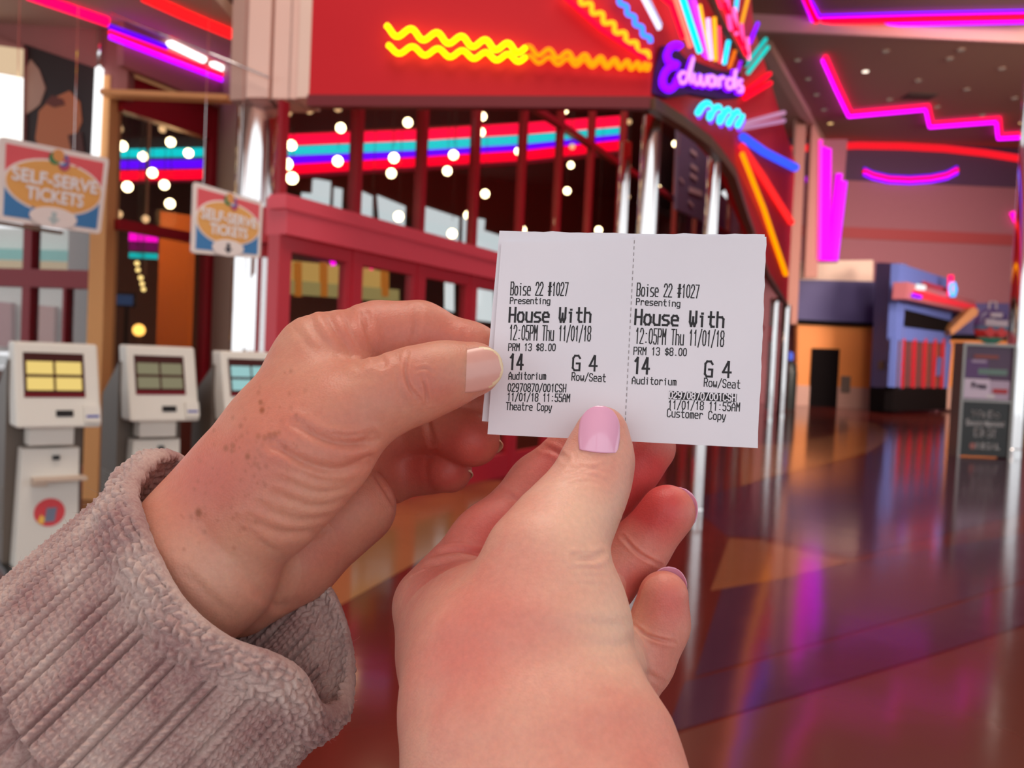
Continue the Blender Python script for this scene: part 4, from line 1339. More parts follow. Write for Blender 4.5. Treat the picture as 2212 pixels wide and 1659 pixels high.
DL = [(1110, 405, 0), (1710, 395, 0), (1620, 465, 0), (2035, 545, 0), (950, 565, 2), (410, 475, 0), (1370, 640, 0), (495, 625, 0), (1755, 710, 0), (2135, 780, 0), (1140, 790, 0), (560, 750, 0), (1520, 850, 0), (1880, 915, 0), (620, 870, 0), (670, 980, 1), (2195, 975, 1)]
dproto = {}
M_dl = [glow('downlight_dim', (0.75, 0.55, 0.45), 0.24), glow('downlight_orange', (1.0, 0.62, 0.25), 1.2), glow('downlight_bright', (1.0, 0.85, 0.7), 2.2)]
M_ring = mat('downlight_ring', srgb(176, 140, 122), rough=0.5)
for x, y, k in DL:
    px_, py_ = 1612 + x / 3.687, y / 3.687
    p = on_z(px_, py_, 11.345)
    if p.y < 25.4:
        p = on_z(px_, py_, 11.795)
    if k not in dproto:
        t = thing('downlight', ['faint round recessed lamp in the brown ceiling of the right hall', 'orange round recessed lamp in the ceiling of the right hall', 'brightest round recessed lamp in the ceiling, right of the slanting neon'][k], 'ceiling light', (0, 0, 0), group=['faint recessed ceiling lamps', 'orange recessed ceiling lamps', 'faint recessed ceiling lamps'][k])
        b = MB(); b.lathe([(.10, -.03), (.10, 0)], (0, 0, 0), 16); b.build('lamp_face', M_dl[k], t, local=True)
        b = MB(); b.lathe([(.125, -.02), (.125, 0)], (0, 0, 0), 16); b.build('lamp_ring', M_ring, t, local=True)
        dproto[k] = t
    else:
        t = dproto[k].copy(); COL.objects.link(t)
        for ch in dproto[k].children:
            q = ch.copy(); q.parent = t; COL.objects.link(q)
    t.location = p
vent = on_z(1986, 208, 11.345)
b = MB(); b.box(vent.x - .5, vent.x + .5, vent.y - .35, vent.y + .35, 11.32, 11.35)
for k in range(5):
    b.box(vent.x - .46, vent.x + .46, vent.y - .3 + k * .13, vent.y - .24 + k * .13, 11.30, 11.32)
tag(b.build('air_vent', mat('vent_dark', srgb(70, 50, 44), rough=0.7)), 'dark air vent in the ceiling above the stepped neon line', 'vent')
# ------------------------------------------------------------------ tickets
M_paper = mat('ticket_paper', srgb(236, 231, 238), rough=0.55, noise=0.02, nscale=60)
M_ink = mat('thermal_ink', (0.012, 0.009, 0.012), rough=0.6)
M_slit = mat('perforation_cut', (0.36, 0.32, 0.33), rough=0.8)

GL = {
 'A': [[(0,0),(0,4),(2,6),(4,4),(4,0)],[(0,2.4),(4,2.4)]],
 'B': [[(0,0),(0,6),(3,6),(4,5.2),(4,3.9),(3,3.1),(0,3.1)],[(3,3.1),(4,2.3),(4,.8),(3,0),(0,0)]],
 'C': [[(4,5),(3,6),(1,6),(0,5),(0,1),(1,0),(3,0),(4,1)]],
 'G': [[(4,5),(3,6),(1,6),(0,5),(0,1),(1,0),(4,0),(4,2.8),(2.2,2.8)]],
 'H': [[(0,0),(0,6)],[(4,0),(4,6)],[(0,3),(4,3)]],
 'M': [[(0,0),(0,6),(2,3),(4,6),(4,0)]],
 'P': [[(0,0),(0,6),(3,6),(4,5.2),(4,3.7),(3,2.9),(0,2.9)]],
 'R': [[(0,0),(0,6),(3,6),(4,5.2),(4,3.8),(3,3),(0,3)],[(2,3),(4,0)]],
 'S': [[(4,5),(3,6),(1,6),(0,5),(0,4),(1,3.2),(3,2.8),(4,2),(4,1),(3,0),(1,0),(0,1)]],
 'T': [[(0,6),(4,6)],[(2,6),(2,0)]],
 'W': [[(0,6),(0,1.6),(.9,0),(2,2),(3.1,0),(4,1.6),(4,6)],[(2,2),(2,3.6)]],
 'a': [[(.5,4),(3,4),(4,3.2),(4,0)],[(4,2.4),(1,2.4),(0,1.7),(0,.7),(1,0),(4,0)]],
 'd': [[(4,6),(4,0),(1,0),(0,1),(0,3),(1,4),(4,4)]],
 'e': [[(0,2.1),(4,2.1),(4,3.1),(3,4),(1,4),(0,3.1),(0,.9),(1,0),(3.8,0)]],
 'g': [[(4,0),(1,0),(0,1),(0,3),(1,4),(4,4),(4,-1),(3.2,-1.6),(.6,-1.6)]],
 'h': [[(0,0),(0,6)],[(0,4),(3,4),(4,3.2),(4,0)]],
 'i': [[(1,4),(2,4),(2,0)],[(1.8,5.3),(2.2,5.3)]],
 'm': [[(0,0),(0,4),(1.5,4),(2,3.4),(2,0)],[(2,3.4),(2.6,4),(3.4,4),(4,3.2),(4,0)]],
 'n': [[(0,0),(0,4),(3,4),(4,3.2),(4,0)]],
 'o': [[(1,0),(0,1),(0,3),(1,4),(3,4),(4,3),(4,1),(3,0),(1,0)]],
 'p': [[(0,-1.6),(0,4),(3,4),(4,3),(4,1),(3,0),(0,0)]],
 'r': [[(.4,4),(.4,0)],[(.4,2.8),(1.8,4),(3.2,4),(3.9,3.3)]],
 's': [[(3.8,4),(1,4),(0,3.3),(0,2.7),(1,2.1),(3,1.9),(4,1.2),(4,.7),(3,0),(.2,0)]],
 't': [[(1.6,6),(1.6,1),(2.4,0),(3.8,0)],[(.3,4),(3.6,4)]],
 'u': [[(0,4),(0,1),(1,0),(4,0)],[(4,4),(4,0)]],
 'w': [[(0,4),(0,.9),(.8,0),(2,1.6),(3.2,0),(4,.9),(4,4)]],
 'y': [[(0,4),(0,1.6),(1.4,0),(2.4,0)],[(4,4),(2,-1.2),(.8,-1.6)]],
 '0': [[(2,0),(.6,.5),(0,1.8),(0,4.2),(.6,5.5),(2,6),(3.4,5.5),(4,4.2),(4,1.8),(3.4,.5),(2,0)]],
 '1': [[(.8,4.8),(2.2,6),(2.2,0)]],
 '2': [[(0,4.6),(.6,5.7),(1.5,6),(2.8,6),(4,5),(4,4),(0,0.3),(0,0),(4,0)]],
 '3': [[(0,5.2),(1,6),(3,6),(4,5.2),(4,3.9),(3,3.1),(1.5,3.1)],[(3,3.1),(4,2.3),(4,.8),(3,0),(1,0),(0,.8)]],
 '4': [[(3,0),(3,6),(2.6,6),(0,1.9),(4.2,1.9)]],
 '5': [[(4,6),(.4,6),(.2,3.5),(2.8,3.6),(4,2.8),(4,1),(3,0),(1,0),(0,.8)]],
 '7': [[(0,6),(4,6),(1.4,0)]],
 '8': [[(1,3.1),(0,4),(0,5.2),(1,6),(3,6),(4,5.2),(4,4),(3,3.1),(1,3.1),(0,2.2),(0,.8),(1,0),(3,0),(4,.8),(4,2.2),(3,3.1)]],
 '9': [[(4,3.4),(3,2.7),(1,2.7),(0,3.6),(0,5.1),(1,6),(3,6),(4,5.1),(4,2),(2.6,0),(.8,0)]],
 '#': [[(1.1,0),(1.6,6)],[(2.7,0),(3.2,6)],[(0,1.9),(4,1.9)],[(.2,4.1),(4.2,4.1)]],
 '$': [[(4,4.6),(3,5.2),(1,5.2),(0,4.4),(0,3.7),(1,3.1),(3,2.9),(4,2.2),(4,1.4),(3,.7),(1,.7),(0,1.4)],[(2,6),(2,0)]],
 '/': [[(0,-.6),(4,6.4)]],
 ':': [[(1.7,4),(2.3,4)],[(1.7,.6),(2.3,.6)]],
 '.': [[(1.7,.3),(2.3,.3)]],
}


def stub_plane(tl, tr, bl):
    a, b, c = (at(p[0], p[1], p[2] / 1000.0) for p in (tl, tr, bl))
    n = (b - a).cross(c - a).normalized()
    if n.dot(FWD) > 0:
        n = -n
    return a, n


def bend(px, py):
    """how far the paper bows towards the camera here (m)"""
    return 0.0007 * math.sin((px - 1060) / 150.0) * math.sin((py - 500) / 170.0) + 0.0005 * math.sin((px + py) / 90.0)


def on_stub(pl, px, py, lift=0.0):
    v = ray(px, py)
    t = (pl[0] - EYE).dot(pl[1]) / v.dot(pl[1])
    return EYE + v * (t - bend(px, py) - lift)


PL_L = stub_plane((1083, 524, 266), (1371, 516, 262.5), (1053, 938, 263))
PL_R = stub_plane((1371, 516, 262.5), (1655, 511, 257), (1349, 953, 259.5))
TZ = lambda zx, zy: (1020 + zx / 3.318, 480 + zy / 3.318)


def sheet(mb, corners, pl, nu, nv, back=0.00012, shift=0.0, ragged=()):
    tl, tr, br, bl = corners
    rnd = random.Random(5)
    V = []
    for j in range(nv + 1):
        for i in range(nu + 1):
            u, v = i / nu, j / nv
            x = (tl[0] * (1 - u) + tr[0] * u) * (1 - v) + (bl[0] * (1 - u) + br[0] * u) * v
            y = (tl[1] * (1 - u) + tr[1] * u) * (1 - v) + (bl[1] * (1 - u) + br[1] * u) * v
            if j == 0 and 't' in ragged: y += rnd.uniform(-1.2, 1.2)
            if i == nu and 'r' in ragged: x += rnd.uniform(-1, 1)
            V.append((x, y))
    front = [on_stub(pl, x, y, -shift) for x, y in V]
    rear = [on_stub(pl, x, y, -shift - back) for x, y in V]
    n = len(V)
    f = []
    w = nu + 1
    for j in range(nv):
        for i in range(nu):
            q = (j * w + i, j * w + i + 1, (j + 1) * w + i + 1, (j + 1) * w + i)
            f.append(q[::-1])
            f.append(tuple(k + n for k in q))
    rim = [i for i in range(w)] + [j * w + nu for j in range(1, nv + 1)] + [nv * w + i for i in range(nu - 1, -1, -1)] + [j * w for j in range(nv - 1, 0, -1)]
    for a, b in zip(rim, rim[1:] + rim[:1]):
        f.append((a, b, b + n, a + n))
    mb.add(front + rear, f)


def stroke_line(mb, pl, s, xl, yl, xr, yr, cap, wt, lift=0.00006):
    """print s between two ends of its baseline (ticket-crop pixels) with the height cap"""
    n = len(s)
    unit = (xr - xl) / (6 * n - 2)
    sl = (yr - yl) / (xr - xl)
    k = 0
    for ci, ch in enumerate(s):
        for pl_ in GL.get(ch, []):
            pts = []
            for gx, gy in pl_:
                dx = (6 * ci + gx) * unit
                hy = gy / 6.0 * cap
                pts.append((xl + dx + hy * 0.055, yl + dx * sl - hy))
            k += 1
            lf = lift + (k % 5) * 0.000004
            for a, b in zip(pts, pts[1:]):
                d = Vector((b[0] - a[0], b[1] - a[1]))
                if d.length < 1e-6:
                    continue
                d.normalize()
                e = d * wt * 0.5
                nn = Vector((-d.y, d.x)) * wt * 0.5
                q = [(a[0] - e.x + nn.x, a[1] - e.y + nn.y), (b[0] + e.x + nn.x, b[1] + e.y + nn.y), (b[0] + e.x - nn.x, b[1] + e.y - nn.y), (a[0] - e.x - nn.x, a[1] - e.y - nn.y)]
                mb.add([on_stub(pl, *TZ(*p), lf) for p in q], [(0, 1, 2, 3)])


back_t = thing('movie_ticket', 'blank white paper ticket behind the printed one, its edges showing at top and left', 'ticket', at(1350, 930, 0.264), group='pair of cinema tickets')
mb = MB()
sheet(mb, [(1079, 498), (1346, 504), (1325, 925), (1041, 910)], PL_L, 14, 18, shift=0.0016, ragged='t')
mb.build('ticket_stub', M_paper, back_t, smooth=False)
mb = MB()
sheet(mb, [(1346, 504), (1652, 506), (1636, 950), (1325, 925)], PL_R, 14, 18, shift=0.0014, ragged='t')
mb.build('ticket_stub', M_paper, back_t)

front_t = thing('movie_ticket', 'printed white double ticket held in both hands, stubs marked Theatre Copy and Customer Copy', 'ticket', at(1350, 950, 0.262), group='pair of cinema tickets')
mb = MB()
sheet(mb, [(1083, 524), (1371, 516), (1349, 953), (1053, 938)], PL_L, 20, 26)
mb.build('ticket_stub', M_paper, front_t)['label'] = 'left stub printed Theatre Copy'
mb = MB()
sheet(mb, [(1371, 511), (1656, 511), (1637, 968), (1349, 953)], PL_R, 20, 26, ragged='tr')
mb.build('ticket_stub', M_paper, front_t)['label'] = 'right stub printed Customer Copy'

LEFT = [("Boise 22 #1027", 275, 521, 683, 526, 92, 8), ("Presenting", 272, 583, 556, 585, 43, 7), ("House With", 266, 713, 845, 715, 99, 15),
        ("12:05PM Thu 11/01/18", 266, 843, 846, 851, 105, 8), ("PRM 13 $8.00", 260, 920, 594, 922, 50, 7), ("14", 266, 1053, 358, 1055, 105, 15),
        ("G", 720, 1061, 768, 1061, 104, 14), ("4", 840, 1063, 888, 1064, 104, 14), ("Auditorium", 262, 1126, 526, 1126, 50, 7), ("Row/Seat", 714, 1132, 955, 1144, 54, 7),
        ("02970870/001CSH", 256, 1212, 670, 1217, 55, 7), ("11/01/18 11:55AM", 252, 1279, 697, 1288, 55, 7), ("Theatre Copy", 243, 1344, 568, 1352, 52, 7)]
RIGHT = [("Boise 22 #1027", 1180, 528, 1622, 543, 92, 8), ("Presenting", 1176, 591, 1488, 605, 45, 7), ("House With", 1168, 730, 1798, 751, 103, 16),
         ("12:05PM Thu 11/01/18", 1170, 868, 1800, 890, 109, 8), ("PRM 13 $8.00", 1158, 948, 1534, 958, 53, 7), ("14", 1158, 1081, 1262, 1085, 109, 16),
         ("G", 1667, 1105, 1718, 1107, 108, 15), ("4", 1796, 1109, 1848, 1111, 108, 15), ("Auditorium", 1146, 1157, 1460, 1168, 50, 7), ("Row/Seat", 1662, 1176, 1918, 1192, 58, 7),
         ("11/01/18 11:55AM", 1406, 1336, 1915, 1354, 58, 7), ("Customer Copy", 1398, 1394, 1815, 1418, 56, 7)]
mb = MB()
for a in LEFT:
    stroke_line(mb, PL_L, *a)
mb.build('printed_text', M_ink, front_t)['label'] = 'black print on the left stub'
mb = MB()
for a in RIGHT:
    stroke_line(mb, PL_R, *a)
mb.build('printed_text', M_ink, front_t)['label'] = 'black print on the right stub'
bar = MB()
for i in range(24):
    t0, t1 = i / 24, (i + 1) / 24
    for k in range(3):
        h0, h1 = k / 3, (k + 1) / 3
        P4 = [(1408 + 485 * t + 5 * h, 1268 + 21 * t - 59 * h) for t, h in ((t0, h0), (t1, h0), (t1, h1), (t0, h1))]
        bar.add([on_stub(PL_R, *TZ(*p), 0.00008) for p in P4], [(0, 1, 2, 3)])
bar.build('printed_bar', M_ink, front_t)['label'] = 'black bar with the ticket number in white'
mb = MB()
stroke_line(mb, PL_R, "02970870/001CSH", 1412, 1261, 1886, 1281, 48, 8.5, 0.00011)
mb.build('reversed_text', M_paper, front_t)['label'] = 'white number on the black bar'
mb = MB()
for i in range(33):
    t0, t1 = i / 33 + 0.004, i / 33 + 0.021
    a = (1371 + (1349 - 1371) * t0 - 0.5, 517 + (953 - 517) * t0)
    b = (1371 + (1349 - 1371) * t1 - 0.5, 517 + (953 - 517) * t1)
    q = [(a[0] - 0.9, a[1]), (a[0] + 0.9, a[1]), (b[0] + 0.9, b[1]), (b[0] - 0.9, b[1])]
    mb.add([on_stub(PL_L, x, y, 0.0001) for x, y in q], [(3, 2, 1, 0)])
mb.build('perforation', M_slit, front_t)['label'] = 'dashed cuts between the two stubs'

# ------------------------------------------------------------------ hands: one skin grown over bones as a distance field
KZ = 1000.0


def loc3(px, py, z):
    """camera-aligned millimetres of a point z mm in front of the lens"""
    return np.array([(px - W / 2) / F * z, -(py - H / 2) / F * z, z])


def to_world(P):
    P = P / 1000.0
    return np.array(EYE) + P[:, :1] * np.array(RGT) + P[:, 1:2] * np.array(UPV) + P[:, 2:3] * np.array(FWD)


def smin(a, b, k):
    h = np.maximum(k - np.abs(a - b), 0) / k
    return np.minimum(a, b) - h * h * k * 0.25


def chain_sdf(G, pts, k=4.0, zs=1.0):
    """tapered rounded bones joined end to end; pts = (px, py, z mm, radius px)"""
    Q = [(loc3(p[0], p[1], p[2]), p[3] * p[2] / F) for p in pts]
    d = None
    if len(Q) == 1:
        Q = Q * 2
    for (a, ra), (b, rb) in zip(Q, Q[1:]):
        ab = b - a
        L2 = max(float(ab @ ab), 1e-6)
        rel = [G[i] - a[i] for i in range(3)]
        t = np.clip((rel[0] * ab[0] + rel[1] * ab[1] + rel[2] * ab[2]) / L2, 0, 1)
        vx, vy, vz = rel[0] - t * ab[0], rel[1] - t * ab[1], (rel[2] - t * ab[2]) / zs
        s = np.sqrt(vx * vx + vy * vy + vz * vz) - (ra + t * (rb - ra))
        d = s if d is None else smin(d, s, k)
    return d


def surface_nets(val, lo, step):
    nx, ny, nz = val.shape
    s = val < 0
    c = np.zeros((nx - 1, ny - 1, nz - 1), np.int8)
    for dx in (0, 1):
        for dy in (0, 1):
            for dz in (0, 1):
                c += s[dx:nx - 1 + dx, dy:ny - 1 + dy, dz:nz - 1 + dz]
    act = (c > 0) & (c < 8)
    I = np.argwhere(act)
    idx = -np.ones(act.shape, np.int64)
    idx[act] = np.arange(len(I))
    acc = np.zeros((len(I), 3))
    cnt = np.zeros(len(I))
    corners = [(x, y, z) for x in (0, 1) for y in (0, 1) for z in (0, 1)]
    for p in corners:
        for ax in range(3):
            if p[ax]:
                continue
            q = list(p); q[ax] = 1
            a = val[I[:, 0] + p[0], I[:, 1] + p[1], I[:, 2] + p[2]]
            b = val[I[:, 0] + q[0], I[:, 1] + q[1], I[:, 2] + q[2]]
            cr = (a < 0) != (b < 0)
            t = np.where(cr, a / np.where(cr, a - b, 1), 0)
            pos = np.tile(np.array(p, float), (len(I), 1))
            pos[:, ax] = t
            acc[cr] += pos[cr]
            cnt[cr] += 1
    V = (I + acc / cnt[:, None]) * step + np.array(lo)
    Fs = []
    for ax in range(3):
        u, w = (ax + 1) % 3, (ax + 2) % 3
        sl0 = [slice(1, n - 1) for n in (nx, ny, nz)]
        a0, a1 = [slice(None)] * 3, [slice(None)] * 3
        a0[ax] = slice(0, -1); a1[ax] = slice(1, None)
        e = s[tuple(a0)] != s[tuple(a1)]
        E = np.argwhere(e)
        ok = (E[:, u] > 0) & (E[:, w] > 0) & (E[:, u] < val.shape[u] - 1) & (E[:, w] < val.shape[w] - 1)
        E = E[ok]
        inside0 = s[E[:, 0], E[:, 1], E[:, 2]]
        qs = []
        for du, dw in ((1, 1), (0, 1), (0, 0), (1, 0)):
            k = E.copy(); k[:, u] -= du; k[:, w] -= dw
            qs.append(idx[k[:, 0], k[:, 1], k[:, 2]])
        q = np.stack(qs, 1)
        q[~inside0] = q[~inside0][:, ::-1]
        Fs.append(q)
    return V, np.concatenate(Fs)


def grow(groups, lo_px, hi_px, z0, z1, step):
    """groups: list of (list of chains, k towards the rest)"""
    a, b = loc3(lo_px[0], hi_px[1], (z0 + z1) / 2), loc3(hi_px[0], lo_px[1], (z0 + z1) / 2)
    xs = np.arange(a[0], b[0], step, dtype=np.float32)
    ys = np.arange(a[1], b[1], step, dtype=np.float32)
    zs = np.arange(z0, z1, step, dtype=np.float32)
    G = np.meshgrid(xs, ys, zs, indexing='ij', sparse=True)
    d = None
    for chains, k in groups:
        g = None
        for ch in chains:
            kk = ch.get('k', 8.0)
            c = chain_sdf(G, ch['p'], ch.get('kin', 5.0), ch.get('zs', 1.0))
            g = c if g is None else smin(g, c, kk)
        d = g if d is None else smin(d, g, k)
    V, Q = surface_nets(d, (xs[0], ys[0], z0), step)
    return V, Q


def poly_dist(px, py, line):
    """distance in pixels of many points to a polyline"""
    L = catmull([(x, y, 0) for x, y in line], 6)[:, :2] if len(line) > 2 else np.array(line, float)
    d = np.full(px.shape, 1e9)
    for a, b in zip(L, L[1:]):
        ab = b - a
        t = np.clip(((px - a[0]) * ab[0] + (py - a[1]) * ab[1]) / max(ab @ ab, 1e-9), 0, 1)
        d = np.minimum(d, np.hypot(px - a[0] - t * ab[0], py - a[1] - t * ab[1]))
    return d


def normals(V, Q):
    n = np.cross(V[Q[:, 2]] - V[Q[:, 0]], V[Q[:, 3]] - V[Q[:, 1]])
    N = np.zeros_like(V)
    for i in range(4):
        np.add.at(N, Q[:, i], n)
    return N / np.maximum(np.linalg.norm(N, axis=1), 1e-9)[:, None]


def relax(V, Q, it, lam=0.5):
    e = np.concatenate([Q[:, [0, 1]], Q[:, [1, 2]], Q[:, [2, 3]], Q[:, [3, 0]]])
    e = np.concatenate([e, e[:, ::-1]])
    cnt = np.bincount(e[:, 0], minlength=len(V))[:, None]
    for _ in range(it):
        s = np.zeros_like(V)
        for k in range(3):
            s[:, k] = np.bincount(e[:, 0], weights=V[e[:, 1], k], minlength=len(V))
        V = V + lam * (s / np.maximum(cnt, 1) - V)
    return V


def refine(V, Q):
    """one level of smooth subdivision"""
    me = bpy.data.meshes.new('refine')
    me.from_pydata(V.tolist(), [], Q.tolist())
    o = bpy.data.objects.new('refine', me)
    COL.objects.link(o)
    s = o.modifiers.new('s', 'SUBSURF')
    s.levels = 1
    s.render_levels = 1
    dg = bpy.context.evaluated_depsgraph_get()
    e = o.evaluated_get(dg)
    m2 = bpy.data.meshes.new_from_object(e)
    V2 = np.empty(len(m2.vertices) * 3); m2.vertices.foreach_get('co', V2)
    Q2 = np.empty(len(m2.loops), np.int64); m2.loops.foreach_get('vertex_index', Q2)
    bpy.data.objects.remove(o)
    bpy.data.meshes.remove(me); bpy.data.meshes.remove(m2)
    return V2.reshape(-1, 3), Q2.reshape(-1, 4)


def skin_mat(name, base, flush_bounce, deep, pale):
    mt = bpy.data.materials.new(name)
    mt.use_nodes = True
    nt = mt.node_tree
    L = nt.links
    b = nt.nodes['Principled BSDF']

    def node(t, **kw):
        n = nt.nodes.new(t)
        for k, v in kw.items():
            setattr(n, k, v)
        return n

    def mixc(fac, a, c):
        x = node('ShaderNodeMix', data_type='RGBA')
        if isinstance(fac, float): x.inputs[0].default_value = fac
        else: L.new(fac, x.inputs[0])
        for s, q in ((6, a), (7, c)):
            if isinstance(q, tuple): x.inputs[s].default_value = (*q, 1)
            else: L.new(q, x.inputs[s])
        return x.outputs[2]
    tc = node('ShaderNodeTexCoord')
    at_f = node('ShaderNodeAttribute', attribute_name='flush_bounce')
    at_k = node('ShaderNodeAttribute', attribute_name='freckle')
    n1 = node('ShaderNodeTexNoise'); n1.inputs['Scale'].default_value = 90; n1.inputs['Detail'].default_value = 5
    L.new(tc.outputs['Object'], n1.inputs['Vector'])
    r1 = node('ShaderNodeMapRange'); r1.inputs['From Min'].default_value = 0.35; r1.inputs['From Max'].default_value = 0.7
    L.new(n1.outputs['Fac'], r1.inputs['Value'])
    c = mixc(r1.outputs[0], base, tuple(0.76 * x + 0.24 * y for x, y in zip(base, flush_bounce)))
    c = mixc(at_f.outputs['Fac'], c, flush_bounce)
    ng = node('ShaderNodeMath', operation='MULTIPLY'); ng.inputs[1].default_value = -1.0; ng.use_clamp = True
    L.new(at_f.outputs['Fac'], ng.inputs[0])
    c = mixc(ng.outputs[0], c, pale)
    n2 = node('ShaderNodeTexNoise'); n2.inputs['Scale'].default_value = 700; n2.inputs['Detail'].default_value = 3
    L.new(tc.outputs['Object'], n2.inputs['Vector'])
    r2 = node('ShaderNodeMapRange'); r2.inputs['To Min'].default_value = 0.9; r2.inputs['To Max'].default_value = 1.1
    L.new(n2.outputs['Fac'], r2.inputs['Value'])
    sc = node('ShaderNodeVectorMath', operation='SCALE')
    L.new(c, sc.inputs[0]); L.new(r2.outputs[0], sc.inputs['Scale'])
    c = mixc(at_k.outputs['Fac'], sc.outputs[0], deep)
    L.new(c, b.inputs['Base Color'])
    b.inputs['Roughness'].default_value = 0.46
    b.inputs['Specular IOR Level'].default_value = 0.4
    b.inputs['Subsurface Weight'].default_value = 0.55
    b.inputs['Subsurface Radius'].default_value = (1.0, 0.32, 0.18)
    b.inputs['Subsurface Scale'].default_value = 0.0032
    v = node('ShaderNodeTexVoronoi'); v.inputs['Scale'].default_value = 1500
    L.new(tc.outputs['Object'], v.inputs['Vector'])
    n3 = node('ShaderNodeTexNoise'); n3.inputs['Scale'].default_value = 500; n3.inputs['Detail'].default_value = 4
    L.new(tc.outputs['Object'], n3.inputs['Vector'])
    ad = node('ShaderNodeMath', operation='ADD')
    L.new(v.outputs['Distance'], ad.inputs[0]); L.new(n3.outputs['Fac'], ad.inputs[1])
    bp = node('ShaderNodeBump'); bp.inputs['Strength'].default_value = 0.16; bp.inputs['Distance'].default_value = 0.0006
    L.new(ad.outputs[0], bp.inputs['Height'])
    L.new(bp.outputs[0], b.inputs['Normal'])
    return mt


def make_hand(parent, groups, lo, hi, z0, z1, creases, flush_bounce_spots, freckles, m_, step=0.85):
    V, Q = grow(groups, lo, hi, z0, z1, step)
    V = relax(V, Q, 3, 0.5)
    V, Q = refine(V, Q)
    for pas in range(2):
        N = normals(V, Q)
        px = W / 2 + F * V[:, 0] / V[:, 2]
        py = H / 2 - F * V[:, 1] / V[:, 2]
        facing = np.clip(-N[:, 2] * 2.0 + 0.25, 0, 1)
        if pas == 0:
            disp = np.zeros(len(V))
            for line, w, dep, zlo, zhi in creases:
                d = poly_dist(px, py, line)
                ends = np.array([line[0], line[-1]], float)
                de = np.minimum(np.hypot(px - ends[0][0], py - ends[0][1]), np.hypot(px - ends[1][0], py - ends[1][1]))
                fade = np.clip((de + d) / 28.0, 0.1, 1)
                zi = (V[:, 2] > zlo) & (V[:, 2] < zhi)
                g = np.exp(-(d / w) ** 2) - 0.42 * np.exp(-((d - 2.3 * w) / (1.2 * w)) ** 2)
                disp -= np.where(zi, 0.85 * dep * g * fade * facing, 0)
            V = V + N * disp[:, None]
    fl = np.zeros(len(V))
    for x, y, r, amt, zlo, zhi in flush_bounce_spots:
        zi = (V[:, 2] > zlo) & (V[:, 2] < zhi)
        fl += np.where(zi, amt * np.exp(-((px - x) ** 2 + (py - y) ** 2) / (r * r)), 0)
    fr = np.zeros(len(V))
    for x, y, r, amt in freckles:
        fr = np.maximum(fr, amt * np.exp(-(((px - x) / r) ** 2 + ((py - y) / (r * 1.25)) ** 2) ** 1.5))
    fr = np.where(facing > 0.1, fr, 0)
    Wd = to_world(V) - np.array(parent.location)
    me = bpy.data.meshes.new('hand')
    me.from_pydata(Wd.tolist(), [], Q.tolist())
    me.polygons.foreach_set('use_smooth', [True] * len(me.polygons))
    for nm, arr in (('flush_bounce', np.clip(fl, -0.9, 1)), ('freckle', np.clip(fr, 0, 1))):
        a = me.attributes.new(nm, 'FLOAT', 'POINT')
        a.data.foreach_set('value', arr.astype(np.float32))
    me.materials.append(m_)
    o = bpy.data.objects.new('hand', me)
    COL.objects.link(o)
    o.parent = parent
    return o


def make_nail(parent, base, tip, half, facing, m_list, rad, flat_base=True, thick=0.45, label=None, split=0.84, zf=None):
    """a curved plate; base/tip = (px,py,z mm) of its middle line, half width px, facing = camera-aligned vector it looks along"""
    a, b = loc3(*base), loc3(*tip)
    ax = b - a
    L = np.linalg.norm(ax); ax /= L
    n = np.array(facing, float); n -= ax * (n @ ax); n /= np.linalg.norm(n)
    sx = np.cross(ax, n)
    hw = half * base[2] / F
    NU, NV = 23, 34
    V, mi = [], []
    for off in (0.0, -thick):
        for j in range(NV + 1):
            v = j / NV
            w = hw * (0.93 + 0.1 * math.sin(math.pi * min(v * 1.15, 1)))
            if v > 0.62:
                w *= math.sqrt(max(0.0, 1 - ((v - 0.62) / 0.385) ** 2.4))
            for i in range(NU):
                u = -1 + 2 * i / (NU - 1)
                x = w * u
                lift = math.sqrt(max(rad * rad - x * x, 0.2)) - rad
                vv = v
                if v < 0.3:
                    vv = v + (0.3 - v) * 0.22 * (u * u)
                sag = -0.9 * (vv - 0.35) ** 2 * 2.0
                V.append(a + ax * L * vv + sx * x + n * (lift + sag + off))
    n1 = (NV + 1) * NU
    f = []
    for j in range(NV):
        for i in range(NU - 1):
            q = (j * NU + i, j * NU + i + 1, (j + 1) * NU + i + 1, (j + 1) * NU + i)
            f.append(q)
            vm, um = (j + 0.5) / NV, abs(-1 + 2 * (i + 0.5) / (NU - 1))
            vt = max(0.0, (vm - 0.62) / 0.385)
            wt = 1 - 0.0 * vt if vt == 0 else math.sqrt(max(0.0, 1 - vt ** 2.4))
            mi.append(1 if (len(m_list) > 1 and vt > 0 and (um * wt) ** 2.2 + vt ** 2.2 > split) else 0)
            f.append(tuple(k + n1 for k in q[::-1])); mi.append(0)
    rim = [i for i in range(NU)] + [j * NU + NU - 1 for j in range(1, NV + 1)] + [NV * NU + i for i in range(NU - 2, -1, -1)] + [j * NU for j in range(NV - 1, 0, -1)]
    for p, q in zip(rim, rim[1:] + rim[:1]):
        f.append((q, p, p + n1, q + n1)); mi.append(0)
    Wd = to_world(np.array(V))
    mb_ = MB()
    mb_.v = [tuple(p) for p in Wd]; mb_.f = f; mb_.mi = mi
    o = mb_.build('fingernail', m_list, parent, smooth=True)
    if label:
        o['label'] = label
    return o


SK_A = skin_mat('left_hand_skin', srgb(212, 152, 128), srgb(198, 92, 80), srgb(154, 88, 60), srgb(218, 184, 162))
SK_B = skin_mat('right_hand_skin', srgb(226, 168, 148), srgb(212, 86, 84), srgb(170, 96, 70), srgb(242, 206, 180))

